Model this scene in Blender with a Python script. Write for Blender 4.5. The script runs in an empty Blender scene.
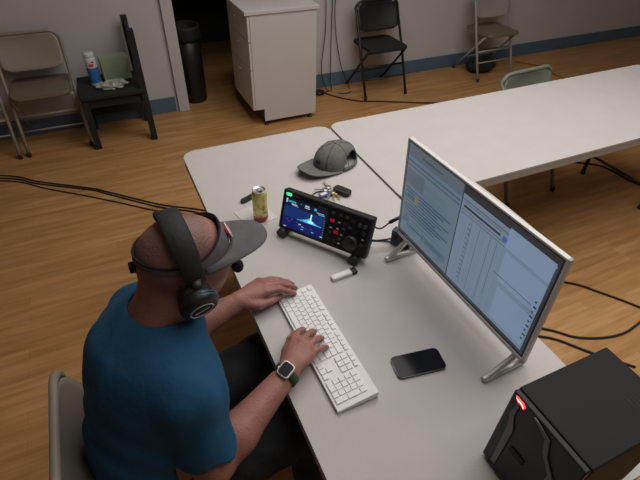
import bpy, bmesh, math, random
import numpy as np
from mathutils import Vector, Matrix
random.seed(7)
S = bpy.context.scene
C = S.collection
PI = math.pi
R = math.radians

# ------------------------------------------------------------------ materials
def mat(name, col, rough=0.6, metal=0.0, emit=None, estr=1.0, noise=0.0, nscale=20.0, bump=0.0, bscale=60.0,
        trans=0.0, coat=0.0, alpha=1.0, spec=0.5):
    m = bpy.data.materials.new(name); m.use_nodes = True
    nt = m.node_tree; b = nt.nodes['Principled BSDF']
    b.inputs['Base Color'].default_value = (*col, 1)
    b.inputs['Roughness'].default_value = rough
    b.inputs['Metallic'].default_value = metal
    b.inputs['Specular IOR Level'].default_value = spec
    if trans: b.inputs['Transmission Weight'].default_value = trans
    if coat: b.inputs['Coat Weight'].default_value = coat
    if alpha < 1: b.inputs['Alpha'].default_value = alpha
    if emit:
        b.inputs['Emission Color'].default_value = (*emit, 1); b.inputs['Emission Strength'].default_value = estr
    if noise or bump:
        tc = nt.nodes.new('ShaderNodeTexCoord')
    if noise:
        n = nt.nodes.new('ShaderNodeTexNoise'); n.inputs['Scale'].default_value = nscale; n.inputs['Detail'].default_value = 4
        nt.links.new(tc.outputs['Object'], n.inputs['Vector'])
        r = nt.nodes.new('ShaderNodeValToRGB')
        r.color_ramp.elements[0].position = .3; r.color_ramp.elements[1].position = .7
        r.color_ramp.elements[0].color = (*[max(0, c*(1-noise)) for c in col], 1)
        r.color_ramp.elements[1].color = (*[min(1, c*(1+noise)) for c in col], 1)
        nt.links.new(n.outputs['Fac'], r.inputs['Fac']); nt.links.new(r.outputs['Color'], b.inputs['Base Color'])
    if bump:
        n2 = nt.nodes.new('ShaderNodeTexNoise'); n2.inputs['Scale'].default_value = bscale; n2.inputs['Detail'].default_value = 5
        nt.links.new(tc.outputs['Object'], n2.inputs['Vector'])
        bp = nt.nodes.new('ShaderNodeBump'); bp.inputs['Strength'].default_value = bump; bp.inputs['Distance'].default_value = .01
        nt.links.new(n2.outputs['Fac'], bp.inputs['Height']); nt.links.new(bp.outputs['Normal'], b.inputs['Normal'])
    return m

def floor_mat():
    m = bpy.data.materials.new('oak_strip_floor'); m.use_nodes = True
    nt = m.node_tree; N = nt.nodes; L = nt.links; b = N['Principled BSDF']
    tc = N.new('ShaderNodeTexCoord')
    br = N.new('ShaderNodeTexBrick')
    br.inputs['Scale'].default_value = 1.0; br.inputs['Brick Width'].default_value = 0.9; br.inputs['Row Height'].default_value = 0.06
    br.inputs['Mortar Size'].default_value = 0.0007; br.inputs['Mortar Smooth'].default_value = .3; br.inputs['Bias'].default_value = 0.0
    br.offset = .37; br.squash = 1.3; br.squash_frequency = 3
    br.inputs['Color1'].default_value = (.57, .325, .135, 1)
    br.inputs['Color2'].default_value = (.48, .262, .100, 1)
    br.inputs['Mortar'].default_value = (.29, .15, .055, 1)
    L.new(tc.outputs['Object'], br.inputs['Vector'])
    mp = N.new('ShaderNodeMapping'); mp.inputs['Scale'].default_value = (1.3, 13, 1); L.new(tc.outputs['Object'], mp.inputs['Vector'])
    n = N.new('ShaderNodeTexNoise'); n.inputs['Scale'].default_value = 2.2; n.inputs['Detail'].default_value = 6; L.new(mp.outputs[0], n.inputs['Vector'])
    r = N.new('ShaderNodeValToRGB'); r.color_ramp.elements[0].position = .3; r.color_ramp.elements[1].position = .68
    r.color_ramp.elements[0].color = (.66, .56, .48, 1); r.color_ramp.elements[1].color = (1.12, 1.1, 1.05, 1)
    L.new(n.outputs['Fac'], r.inputs['Fac'])
    mx = N.new('ShaderNodeMix'); mx.data_type = 'RGBA'; mx.blend_type = 'MULTIPLY'; mx.inputs['Factor'].default_value = .7
    L.new(br.outputs['Color'], mx.inputs['A']); L.new(r.outputs['Color'], mx.inputs['B'])
    L.new(mx.outputs['Result'], b.inputs['Base Color'])
    b.inputs['Roughness'].default_value = .42
    return m

def can_mat():
    m = bpy.data.materials.new('printed_can'); m.use_nodes = True
    nt = m.node_tree; N = nt.nodes; L = nt.links; b = N['Principled BSDF']
    tc = N.new('ShaderNodeTexCoord'); sx = N.new('ShaderNodeSeparateXYZ'); L.new(tc.outputs['Object'], sx.inputs[0])
    v = N.new('ShaderNodeTexNoise'); v.inputs['Scale'].default_value = 38; v.inputs['Detail'].default_value = 2; L.new(tc.outputs['Object'], v.inputs['Vector'])
    r = N.new('ShaderNodeValToRGB'); e = r.color_ramp.elements
    e[0].position = .36; e[0].color = (.26, .30, .12, 1); e[1].position = .52; e[1].color = (.74, .66, .16, 1)
    x = e.new(.62); x.color = (.76, .72, .36, 1)
    L.new(v.outputs['Fac'], r.inputs['Fac'])
    r2 = N.new('ShaderNodeValToRGB'); r2.color_ramp.interpolation = 'CONSTANT'
    r2.color_ramp.elements[0].color = (1, 1, 1, 1); r2.color_ramp.elements[1].position = .024; r2.color_ramp.elements[1].color = (0, 0, 0, 1)
    L.new(sx.outputs['Z'], r2.inputs['Fac'])
    mx = N.new('ShaderNodeMix'); mx.data_type = 'RGBA'; L.new(r2.outputs['Color'], mx.inputs['Factor'])
    L.new(r.outputs['Color'], mx.inputs['A']); mx.inputs['B'].default_value = (.36, .05, .07, 1)
    L.new(mx.outputs['Result'], b.inputs['Base Color'])
    b.inputs['Roughness'].default_value = .35; b.inputs['Metallic'].default_value = .35
    return m

def skin_mat():
    m = mat('skin', (.345, .15, .118), .5, noise=.16, nscale=22, bump=.25, bscale=180)
    b = m.node_tree.nodes['Principled BSDF']
    nt = m.node_tree; old = b.inputs['Base Color'].links[0].from_socket
    tc = nt.nodes.new('ShaderNodeTexCoord'); vd = nt.nodes.new('ShaderNodeVectorMath'); vd.operation = 'DISTANCE'
    vd.inputs[1].default_value = (-.205, -1.230, 1.205); nt.links.new(tc.outputs['Object'], vd.inputs[0])
    nn = nt.nodes.new('ShaderNodeTexNoise'); nn.inputs['Scale'].default_value = 900; nt.links.new(tc.outputs['Object'], nn.inputs['Vector'])
    rr = nt.nodes.new('ShaderNodeMapRange'); rr.inputs['From Min'].default_value = .105; rr.inputs['From Max'].default_value = .088; nt.links.new(vd.outputs['Value'], rr.inputs['Value'])
    mu = nt.nodes.new('ShaderNodeMath'); mu.operation = 'MULTIPLY'; nt.links.new(rr.outputs[0], mu.inputs[0]); nt.links.new(nn.outputs['Fac'], mu.inputs[1])
    mx = nt.nodes.new('ShaderNodeMix'); mx.data_type = 'RGBA'; nt.links.new(mu.outputs[0], mx.inputs['Factor']); nt.links.new(old, mx.inputs['A']); mx.inputs['B'].default_value = (.10, .075, .075, 1)
    nt.links.new(mx.outputs['Result'], b.inputs['Base Color'])
    b.inputs['Subsurface Weight'].default_value = .12; b.inputs['Subsurface Radius'].default_value = (.02, .008, .004)
    return m

M = dict(
    floor=floor_mat(), wall=mat('white_painted_wall', (.56, .55, .55), .85, noise=.03, nscale=3),
    blue=mat('blue_baseboard_paint', (.085, .155, .235), .5, noise=.08, nscale=8),
    ceil=mat('ceiling_white', (.75, .74, .72), .9), darkroom=mat('shaded_closet_wall', (.05, .05, .05), .9),  # closet walls near black: the missing light is put into their colour
    table=mat('white_table_plastic', (.545, .525, .51), .62, noise=.025, nscale=9, bump=.12, bscale=260, spec=.22),
    tedge=mat('shaded_table_edge', (.42, .41, .38), .6, noise=.05, nscale=30),  # table plastic, with the shade on its edge put into a darker colour
    black=mat('black_plastic', (.012, .012, .013), .45, bump=.05, bscale=300), blackm=mat('matte_black', (.013, .016, .015), .8, noise=.15, nscale=12),
    blackmetal=mat('black_steel', (.02, .02, .02), .4, metal=.3), rubber=mat('rubber', (.02, .02, .02), .9),
    beige=mat('beige_chair_enamel', (.30, .275, .225), .45, noise=.05, nscale=6), seat=mat('tan_vinyl_seat', (.20, .165, .12), .6, noise=.08, nscale=12),
    olive=mat('olive_grey_chair', (.17, .185, .145), .5, noise=.06, nscale=10), greyleg=mat('grey_chair_enamel', (.33, .33, .31), .4),
    legm=mat('table_leg_steel', (.035, .036, .04), .4, metal=.4),
    silver=mat('silver_plastic', (.70, .69, .68), .4, metal=.1), bright=mat('bright_aluminium', (.62, .61, .60), .38, metal=.55),
    cab=mat('white_cabinet_laminate', (.60, .58, .575), .5, noise=.02, nscale=5), cabedge=mat('cabinet_gap', (.10, .095, .09), .8),
    kb=mat('white_keyboard_body', (.84, .83, .83), .45), key=mat('white_keycap', (.88, .88, .88), .4, noise=.02, nscale=50), keygap=mat('keyboard_well', (.50, .50, .51), .6),
    phone=mat('phone_glass', (.006, .006, .007), .12, spec=.25), phoneedge=mat('phone_frame', (.10, .10, .10), .3, metal=.7),
    shirt=mat('blue_tshirt_cotton', (.008, .082, .180), .85, noise=.06, nscale=14, bump=.22, bscale=45),
    jeans=mat('dark_denim', (.008, .010, .013), .9, noise=.3, nscale=25, bump=.3, bscale=90),
    shoe=mat('black_shoe', (.02, .02, .02), .6), sole=mat('shoe_sole', (.35, .34, .32), .7),
    skin=skin_mat(), visor=mat('charcoal_visor_cloth', (.115, .108, .118), .85, noise=.12, nscale=30, bump=.25, bscale=400),
    visorin=mat('black_visor_lining', (.008, .008, .01), .85), red=mat('red_patch', (.45, .02, .04), .6), white=mat('white_thread', (.75, .74, .74), .6),
    cap=mat('grey_cap_cloth', (.155, .155, .145), .9, noise=.14, nscale=40, bump=.4, bscale=220), capdark=mat('dark_cap_lining', (.028, .028, .028), .9),
    pad=mat('headphone_leatherette', (.009, .011, .011), .7, bump=.1, bscale=120), bluegrey=mat('blue_grey_stripe', (.05, .12, .17), .35, metal=.2),
    eyew=mat('eye_white', (.7, .68, .66), .2), iris=mat('iris_brown', (.06, .03, .02), .2), lip=mat('lips', (.30, .09, .075), .5),
    green=mat('green_watch_strap', (.035, .055, .025), .7), watchg=mat('watch_glass', (.008, .008, .01), .2, spec=.15),
    can=can_mat(), alu=mat('can_lid_aluminium', (.72, .72, .72), .3, metal=.9), candark=mat('can_opening', (.03, .03, .03), .8),
    paper=mat('thin_white_paper', (.64, .62, .60), .7, noise=.03, nscale=30), paperedge=mat('paper_edge', (.5, .47, .43), .8),
    brass=mat('brass_key', (.50, .40, .20), .35, metal=.8), nickel=mat('nickel_key', (.45, .43, .38), .35, metal=.8), tagblue=mat('blue_key_tag', (.06, .09, .28), .4), tagwhite=mat('white_key_tag', (.75, .76, .80), .4),
    navy=mat('navy_plastic', (.03, .035, .10), .5), ledred=mat('red_light', (.3, .01, .01), .4, emit=(1, .03, .03), estr=3.2), ledcore=mat('red_light_core', (.8, .2, .2), .4, emit=(1, .30, .26), estr=4.0),
    pc=mat('black_computer_case', (.009, .009, .0085), .6, spec=.25, noise=.06, nscale=20, bump=.08, bscale=300), pcfront=mat('glossy_black_front', (.010, .010, .010), .4, spec=.3), pcsilver=mat('grey_front_trim', (.17, .17, .175), .5),
    ledgreen=mat('green_power_light', (.05, .4, .2), .4, emit=(.10, .85, .42), estr=1.0),
    redbtn=mat('red_button', (.45, .01, .03), .4, emit=(.9, .02, .06), estr=.15), lab=mat('grey_button_legend', (.5, .5, .52), .6), labdim=mat('dim_legend', (.10, .09, .09), .6), btn=mat('black_button', (.022, .022, .024), .4),
    wipes=mat('white_canister', (.66, .68, .70), .4), wipesblue=mat('blue_canister_label', (.035, .16, .46), .5, noise=.1, nscale=30), wipesred=mat('red_label_mark', (.5, .04, .05), .5),
    greenbox=mat('pale_green_carton', (.30, .40, .27), .7, noise=.06, nscale=12), plastic=mat('crumpled_clear_plastic', (.42, .43, .38), .3, noise=.35, nscale=25, bump=.6, bscale=40),
    redcord=mat('red_orange_cord', (.30, .05, .02), .6), grease=mat('dark_shelf_item', (.15, .16, .16), .6),
)
def emis(name, c, s=1.0):
    return mat(name, (.01, .01, .012), .25, emit=c, estr=s)
SCR = dict(
    lw=emis('screen_left_window', (.135, .195, .245), .78), lw2=emis('screen_left_band', (.085, .145, .21), .8), ltx=emis('screen_text_blue', (.045, .08, .15), .75),
    lyel=emis('screen_yellow', (.17, .175, .09), .85), lgrey=emis('screen_grey', (.11, .135, .16), .8), rw=emis('screen_right_window', (.165, .225, .31), .85), rw2=emis('screen_right_light', (.19, .265, .38), .9),
    dark=emis('screen_title_bar', (.022, .024, .026), .7), line=emis('screen_grid_line', (.08, .11, .155), .85), blue=emis('screen_link', (.03, .07, .35), 1.0), task=emis('screen_taskbar', (.035, .04, .055), .7), div=emis('screen_divider', (.02, .035, .05), .7),
    rbg=emis('radio_screen_blue', (.008, .032, .16), .9), rbg2=emis('radio_screen_deep', (.006, .010, .12), .9), rtop=emis('radio_screen_top', (.006, .012, .04), .8),
    spec=emis('radio_spectrum', (.10, .55, .95), 1.0), specc=emis('radio_peak', (.45, .85, 1.0), 1.2), rwt=emis('radio_white', (.5, .55, .65), .9), rcy=emis('radio_cyan', (.05, .45, .6), .9), rpk=emis('radio_violet', (.10, .05, .35), .9), rgr=emis('radio_amber', (.25, .25, .04), .8),
)

# ------------------------------------------------------------------ mesh helpers
def link(name, me, parent=None, mats=(), smooth=False, loc=None, rot=None):
    o = bpy.data.objects.new(name, me); C.objects.link(o)
    for m in mats:
        if m is not None: me.materials.append(m)
    if smooth:
        me.polygons.foreach_set('use_smooth', [True]*len(me.polygons))
    if parent: o.parent = parent
    if loc is not None: o.location = loc
    if rot is not None: o.rotation_euler = rot
    return o
def tag(o, label=None, cat=None, group=None, kind=None):
    if label: o['label'] = label
    if cat: o['category'] = cat
    if group: o['group'] = group
    if kind: o['kind'] = kind
    return o
def thing(name, label, cat, loc=(0, 0, 0), rz=0, group=None, rot=None):
    o = bpy.data.objects.new(name, None); C.objects.link(o); o.empty_display_size = .05
    o.location = loc; o.rotation_euler = rot if rot else (0, 0, rz)
    return tag(o, label, cat, group)

class MB:
    """collects shapes into one bmesh; build() links it as one mesh object"""
    def __init__(s): s.bm = bmesh.new(); s.mats = []
    def mi(s, m):
        if m not in s.mats: s.mats.append(m)
        return s.mats.index(m)
    def _post(s, geom_faces, m, bevel, seg, edges=None):
        i = s.mi(m)
        for f in geom_faces: f.material_index = i
        if bevel:
            es = list({e for f in geom_faces for e in f.edges}) if edges is None else edges
            r = bmesh.ops.bevel(s.bm, geom=es, offset=bevel, segments=seg, affect='EDGES', profile=.5, clamp_overlap=True)
            for f in r['faces']: f.material_index = i
    def box(s, c, d, m, bevel=0, seg=2, mtx=None):
        r = bmesh.ops.create_cube(s.bm, size=1)
        T = Matrix.Translation(c) @ Matrix.Diagonal((*d, 1))
        if mtx is not None: T = mtx @ T
        bmesh.ops.transform(s.bm, matrix=T, verts=r['verts'])
        s._post(list({f for v in r['verts'] for f in v.link_faces}), m, bevel, seg); return s
    def prism(s, pts, z0, z1, m, bevel=0, seg=2, mtx=None):
        """extrude a 2-D outline from z0 to z1"""
        a = [s.bm.verts.new((x, y, z0)) for x, y in pts]; b = [s.bm.verts.new((x, y, z1)) for x, y in pts]
        fs = [s.bm.faces.new(a[::-1]), s.bm.faces.new(b)]
        n = len(pts); sides = []
        for i in range(n): sides.append(s.bm.faces.new((a[i], a[(i+1) % n], b[(i+1) % n], b[i])))
        caps = list(fs[0].edges)+list(fs[1].edges)
        if mtx is not None: bmesh.ops.transform(s.bm, matrix=mtx, verts=a+b)
        s._post(fs+sides, m, bevel, seg, caps); return s
    def tube(s, pts, r, m, n=8, closed=False, caps=True, flat=1.0):
        P = [Vector(p) for p in pts]; rings = []; i = s.mi(m); up = None
        N_ = len(P)
        rr = r if isinstance(r, (list, tuple)) else [r]*N_
        for k in range(N_):
            if closed: t = (P[(k+1) % N_]-P[k-1]).normalized()
            else: t = (P[min(k+1, N_-1)]-P[max(k-1, 0)]).normalized()
            if up is None:
                up = Vector((0, 0, 1)) if abs(t.z) < .9 else Vector((0, 1, 0))
            x = t.cross(up); x.normalize(); y = x.cross(t).normalized(); up = y
            rings.append([s.bm.verts.new(P[k]+rr[k]*(math.cos(a)*x+flat*math.sin(a)*y)) for a in [2*PI*j/n for j in range(n)]])
        for k in range(N_ if closed else N_-1):
            A, B = rings[k], rings[(k+1) % N_]
            for j in range(n):
                f = s.bm.faces.new((A[j], A[(j+1) % n], B[(j+1) % n], B[j])); f.material_index = i; f.smooth = True
        if caps and not closed:
            for Q in (rings[0], rings[-1][::-1]):
                f = s.bm.faces.new(Q); f.material_index = i
        return s
    def lathe(s, prof, m, n=32, mtx=None, sx=1, sy=1, cap0=False, cap1=False):
        i = s.mi(m); vs = []; rings = []
        for r, z in prof:
            ring = [s.bm.verts.new((sx*r*math.cos(2*PI*j/n), sy*r*math.sin(2*PI*j/n), z)) for j in range(n)]
            rings.append(ring); vs += ring
        for A, B in zip(rings, rings[1:]):
            for j in range(n):
                f = s.bm.faces.new((A[j], A[(j+1) % n], B[(j+1) % n], B[j])); f.material_index = i; f.smooth = True
        if cap0: s.bm.faces.new(rings[0][::-1]).material_index = i
        if cap1: s.bm.faces.new(rings[-1]).material_index = i
        if mtx is not None: bmesh.ops.transform(s.bm, matrix=mtx, verts=vs)
        return s
    def sheet(s, grid, m, thick=0.0, smooth=True):
        """grid[i][j] of points; thick > 0 makes a closed shell"""
        i = s.mi(m); H = len(grid); W = len(grid[0])
        V = [[s.bm.verts.new(p) for p in row] for row in grid]; fs = []
        for a in range(H-1):
            for b in range(W-1):
                f = s.bm.faces.new((V[a][b], V[a][b+1], V[a+1][b+1], V[a+1][b])); f.material_index = i; f.smooth = smooth; fs.append(f)
        if thick:
            bmesh.ops.recalc_face_normals(s.bm, faces=fs)
            r = bmesh.ops.solidify(s.bm, geom=fs, thickness=thick)
            for f in r['geom']:
                if isinstance(f, bmesh.types.BMFace): f.material_index = i; f.smooth = smooth
        return s
    def poly(s, pts, m):
        f = s.bm.faces.new([s.bm.verts.new(p) for p in pts]); f.material_index = s.mi(m); return s
    def build(s, name, parent=None, loc=None, rot=None, recalc=True):
        if recalc: bmesh.ops.recalc_face_normals(s.bm, faces=s.bm.faces)
        me = bpy.data.meshes.new(name); s.bm.to_mesh(me); s.bm.free()
        return link(name, me, parent, s.mats, loc=loc, rot=rot)

def rrect(w, h, r, n=6, cx=0, cy=0):
    pts = []
    for (sx, sy, a0) in ((1, 1, 0), (-1, 1, 90), (-1, -1, 180), (1, -1, 270)):
        for k in range(n+1):
            a = R(a0+90*k/n)
            pts.append((cx+sx*(w/2-r)+r*math.cos(a), cy+sy*(h/2-r)+r*math.sin(a)))
    return pts
def smoothpath(pts, n=8):
    P = [Vector(p) for p in pts]; out = []
    for i in range(len(P)-1):
        p0 = P[max(i-1, 0)]; p1 = P[i]; p2 = P[i+1]; p3 = P[min(i+2, len(P)-1)]
        for k in range(n):
            t = k/n
            out.append(.5*((2*p1)+(p2-p0)*t+(2*p0-5*p1+4*p2-p3)*t*t+(3*p1-p0-3*p2+p3)*t*t*t))
    out.append(P[-1]); return out
def frame(o, x, y, z):
    """matrix with the given axes"""
    x, y, z = Vector(x).normalized(), Vector(y).normalized(), Vector(z).normalized()
    return Matrix(((x.x, y.x, z.x, o[0]), (x.y, y.y, z.y, o[1]), (x.z, y.z, z.z, o[2]), (0, 0, 0, 1)))
def kids(o): return [c for c in C.objects if c.parent == o]
def copy_tree(o, parent=None):
    c = o.copy(); C.objects.link(c)
    if parent: c.parent = parent
    for k in kids(o): copy_tree(k, c)
    return c

# ------------------------------------------------------------------ room
def struct(mb, name, **k):
    return tag(mb.build(name, **k), kind='structure')
WY = 2.13
X0, X1, Y0, H = -4.0, 7.0, -4.0, 2.9
struct(MB().box(((X0+X1)/2, 0, -.05), (X1-X0, 8.0, .10), M['floor']), 'floor')
struct(MB().box(((X0+X1)/2, 0, H+.05), (X1-X0, 8.0, .10), M['ceil']), 'ceiling')
w = MB()
w.box(((X0+.29)/2, WY+.06, H/2), (.29-X0, .12, H), M['wall'])
w.box(((1.45+X1)/2, WY+.06, H/2), (X1-1.45, .12, H), M['wall'])
w.box(((.29+1.45)/2, WY+.06, (1.12+H)/2), (1.45-.29, .12, H-1.12), M['wall'])  # unseen header, set low to keep lamp light out of the closet
struct(w, 'wall_back')
struct(MB().box((X0-.06, 0, H/2), (.12, 8.0, H), M['wall']), 'wall_left')
struct(MB().box((X1+.06, 0, H/2), (.12, 8.0, H), M['wall']), 'wall_right')
struct(MB().box(((X0+X1)/2, Y0-.06, H/2), (X1-X0, .12, H), M['wall']), 'wall_front')
# closet behind the opening
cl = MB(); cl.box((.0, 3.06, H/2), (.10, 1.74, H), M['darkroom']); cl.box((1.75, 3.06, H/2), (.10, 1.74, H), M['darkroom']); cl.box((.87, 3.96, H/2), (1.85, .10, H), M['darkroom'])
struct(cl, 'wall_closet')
struct(MB().box((-1.86, WY-.008, .068), (4.26, .016, .136), M['blue'], bevel=.004), 'baseboard_left')
struct(MB().box((4.23, WY-.008, .068), (5.53, .016, .136), M['blue'], bevel=.004), 'baseboard_back')
struct(MB().box((.337, WY-.014, 1.05), (.092, .05, 2.1), M['wall'], bevel=.004), 'trim_1')
struct(MB().box((1.42, WY-.014, 1.05), (.08, .05, 2.1), M['wall'], bevel=.004), 'trim_2')

# ------------------------------------------------------------------ folding tables
def folding_table(name, label, loc, rz, L, W=.76, h=.74):
    t = thing(name, label, 'table', loc, rz)       # local: x along the length 0..L, y 0..-W, top at h
    top = MB()
    top.prism(rrect(L, W, .055, 7, L/2, -W/2), h-.012, h, M['table'], bevel=.004)
    top.prism(rrect(L-.004, W-.004, .053, 7, L/2, -W/2), h-.048, h-.012, M['tedge'], bevel=.003)
    top.build('tabletop', t)
    for sx in (.34, L-.34):
        for y in (-.135, -W+.135):
            lg = MB(); lg.tube([(sx, y, h-.05), (sx, y, .02)], .014, M['legm'], 10)
            lg.build('leg', t)
            MB().lathe([(.0165, 0), (.0175, .01), (.0155, .03)], M['rubber'], 12, cap0=True, cap1=True).build('foot_cap', kids(t)[-1], loc=(sx, y, 0))
        cb = MB(); cb.tube([(sx, -.135, .16), (sx, -W+.135, .16)], .010, M['legm'], 8)
        cb.build('crossbar', t); MB().tube([(sx, -.10, h-.06), (sx, -W+.10, h-.06)], .012, M['legm'], 8).build('hinge_bar', t)
        dx = .30 if sx < L/2 else -.30
        br = MB(); br.tube([(sx, -W/2, .42), (sx+dx, -W/2, h-.055)], .008, M['legm'], 8); br.tube([(sx, -.135, .42), (sx, -W+.135, .42)], .008, M['legm'], 8)
        br.build('brace', t)
    return t
# near table runs towards the camera, far table runs to the right
folding_table('folding_table', 'long white folding table the man sits at, holding the keyboard and monitor', (0, 0, 0), R(-90), 1.93).location = (.76, 0, 0)
folding_table('folding_table', 'empty white folding table behind the monitor, running off to the right', (.773, .006, 0), 0, 2.44)

# ------------------------------------------------------------------ folding chairs
def folding_chair(label, loc, rz, fr, se, pan, group=None, name='folding_chair'):
    t = thing(name, label, 'chair', loc, rz, group)
    W = .225
    def lerp(z): return -.20+.32*z/.80
    # front legs carry on upward as the back frame (one bent tube)
    p = []
    zc = .80; rr = .075
    p += [(-W, lerp(0), .012), (-W, lerp(.35), .35), (-W, lerp(zc-rr), zc-rr)]
    for k in range(1, 7):
        a = R(180-90*k/6); p.append((-W+rr+rr*math.cos(a), lerp(zc), zc-rr+rr*math.sin(a)))
    for k in range(0, 7):
        a = R(90-90*k/6); p.append((W-rr+rr*math.cos(a), lerp(zc), zc-rr+rr*math.sin(a)))
    p += [(W, lerp(.35), .35), (W, lerp(0), .012)]
    MB().tube(p, .0125, fr, 10).build('back_frame', t)
    q = [(-W+.022, .24, .012), (-W+.022, -.13, .415), (W-.022, -.13, .415), (W-.022, .24, .012)]
    MB().tube([q[0], q[1]], .0115, fr, 8).tube([q[1], q[2]], .0115, fr, 8).tube([q[2], q[3]], .0115, fr, 8).build('rear_frame', t)
    MB().tube([(-W, lerp(.17), .17), (W, lerp(.17), .17)], .0065, fr, 8).tube([(-W, lerp(.27), .27), (W, lerp(.27), .27)], .010, fr, 8).build('rung', t)
    MB().tube([(-W+.022, .24-.17*.37/.403*1.0, .175), (W-.022, .24-.17*.37/.403, .175)], .0065, fr, 8).build('rung', t)
    for x, y in ((-W, lerp(0)), (W, lerp(0)), (-W+.022, .24), (W-.022, .24)):
        MB().lathe([(.015, 0), (.016, .012), (.0145, .035)], M['rubber'], 10, cap0=True, cap1=True).build('foot_cap', t, loc=(x, y, 0))
    s = MB(); s.prism(rrect(.40, .40, .05, 6, 0, .0), .432, .458, se, bevel=.009, seg=3); s.build('seat', t)
    # back panel: pressed sheet with rounded corners, gently hollowed
    g = []; wid = W*2-.028; z0 = .565; z1 = zc-.012
    nx, nz = 20, 12
    for a in range(nz+1):
        z = z0+(z1-z0)*a/nz; row = []
        cut = 0
        dz = min(z-z0, z1-z); rc = .06
        if dz < rc: cut = rc-math.sqrt(max(0, rc*rc-(rc-dz)**2))
        for b in range(nx+1):
            u = b/nx*2-1; x = u*(wid/2-cut)
            row.append((x, lerp(z)+.028*(1-u*u)*math.sin(PI*a/nz)**.5, z))
        g.append(row)
    MB().sheet(g, pan, .008).build('backrest', t)
    return t
folding_chair('beige folding chair against the white wall, beside the black chair', (-.705, 1.935, 0), 0, M['beige'], M['seat'], M['beige'])
folding_chair('beige folding chair cut off by the left edge of the photo, its right leg showing', (-1.215, 1.925, 0), 0, M['beige'], M['seat'], M['beige'])
folding_chair('olive grey folding chair tucked under the far side of the empty table', (2.235, -.03, 0), R(4), M['olive'], M['olive'], M['olive'])
folding_chair('folding chair the man in the blue t-shirt sits on', (-.432, -1.318, 0), R(90), M['beige'], M['seat'], M['beige'])
folding_chair('black folding chair by the blue baseboard, right of the white cabinet', (2.205, 1.87, 0), 0, M['blackmetal'], M['blackm'], M['blackmetal'])
folding_chair('grey-legged folding chair near the wall, behind the olive grey chair', (3.53, 1.84, 0), 0, M['greyleg'], M['seat'], M['greyleg'])

# ------------------------------------------------------------------ black chair used as a side table
t = thing('wooden_chair', 'black wooden chair against the wall with supplies piled on its seat', 'chair', (0, 0, 0))
bx0, bx1, by0, by1 = -.458, .012, 1.645, 2.06
MB().box(((bx0+bx1)/2, (by0+by1)/2, .415), (bx1-bx0, by1-by0+.02, .032), M['blackm'], bevel=.006).build('seat', t)
MB().box(((bx0+bx1)/2, by0+.03, .365), (bx1-bx0-.06, .02, .07), M['blackm']).box(((bx0+bx1)/2, by1-.03, .365), (bx1-bx0-.06, .02, .07), M['blackm']).box((bx0+.03, (by0+by1)/2, .365), (.02, by1-by0-.06, .07), M['blackm']).build('apron', t)
for x, y, h in ((bx0+.025, by0+.025, .40), (bx0+.025, by1-.025, .40), (bx1-.015, by0+.02, .86), (bx1-.015, by1-.025, .86)):
    MB().prism([(-.023, -.022), (.023, -.022), (.023, .022), (-.023, .022)], 0, h, M['blackm'], bevel=.005, mtx=Matrix.Translation((x, y, 0))).build('leg', t)
bk = MB()
for z in (.60, .78): bk.box((bx1-.012, (by0+by1)/2, z), (.022, by1-by0-.06, .10), M['blackm'], bevel=.004)
bk.build('backrest', t)
MB().box(((bx0+bx1)/2, by1-.03, .20), (bx1-bx0-.07, .02, .16), M['blackm']).build('stretcher', t)
SZ = .431
# canister, carton, plastic
t = thing('wipes_canister', 'white cleaning canister with a blue label on the black chair', 'canister', (-.318, 1.865, SZ))
MB().lathe([(.0, 0), (.038, 0), (.040, .004), (.040, .022)], M['wipes'], 28).lathe([(.0403, .022), (.0403, .135)], M['wipesblue'], 28).lathe([(.040, .135), (.040, .20), (.036, .21), (.0, .21)], M['wipes'], 28).build('body', t)
MB().lathe([(.0, .21), (.037, .21), (.038, .213), (.038, .235), (.034, .240), (.0, .240)], M['wipes'], 28).build('lid', t)
MB().box((0, -.0405, .158), (.03, .003, .018), M['wipesred'], bevel=.001).box((.012, -.0405, .18), (.016, .003, .012), M['wipesred'], bevel=.001).build('label_mark', t)
t = thing('carton', 'pale green carton standing on the black chair behind crumpled plastic', 'box', (-.155, 1.945, SZ), R(4))
MB().box((0, 0, .085), (.205, .10, .17), M['greenbox'], bevel=.003).build('box_body', t)
MB().box((0, -.025, .1725), (.205, .05, .003), M['greenbox'], bevel=.001).box((0, .026, .1725), (.205, .048, .003), M['greenbox'], bevel=.001).build('lid_flaps', t)
def crumple(name, label, loc, sx, sy, sz, seed):
    rnd = random.Random(seed); bm = bmesh.new(); bmesh.ops.create_icosphere(bm, subdivisions=3, radius=1)
    for v in bm.verts:
        k = 1+rnd.uniform(-.33, .28); v.co = Vector((v.co.x*sx*k, v.co.y*sy*k, max(0, (v.co.z+.55)*sz*(1+rnd.uniform(-.3, .4)))))
    me = bpy.data.meshes.new(name); bm.to_mesh(me); bm.free()
    return tag(link(name, me, None, [M['plastic']], loc=loc), label, 'plastic')
crumple('crumpled_wrapper', 'crumpled clear plastic wrapper on the front of the black chair seat', (-.205, 1.77, SZ), .10, .06, .028, 3)

# ------------------------------------------------------------------ waste bin in the opening
t = thing('waste_bin', 'tall black waste bin standing in the dark opening beside the white post', 'bin', (.487, 2.315, 0))
MB().lathe([(0, .0), (.103, .0), (.108, .01), (.112, .30), (.118, .66), (.110, .66), (.100, .03), (0, .03)], M['black'], 28).build('body', t)
MB().lathe([(.116, .64), (.124, .645), (.126, .665), (.116, .672), (.109, .665)], M['blackm'], 28).build('rim', t)
bag = MB(); g = []
for a in range(5):
    g.append([((.119+.010*a/4*math.sin(j*2.3+a)+.008)*math.cos(2*PI*j/30), (.119+.010*a/4*math.sin(j*2.3+a)+.008)*math.sin(2*PI*j/30), .672-.03*a) for j in range(31)])
bag.sheet(g, M['pad'], .001); bag.build('bin_liner', t)

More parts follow.
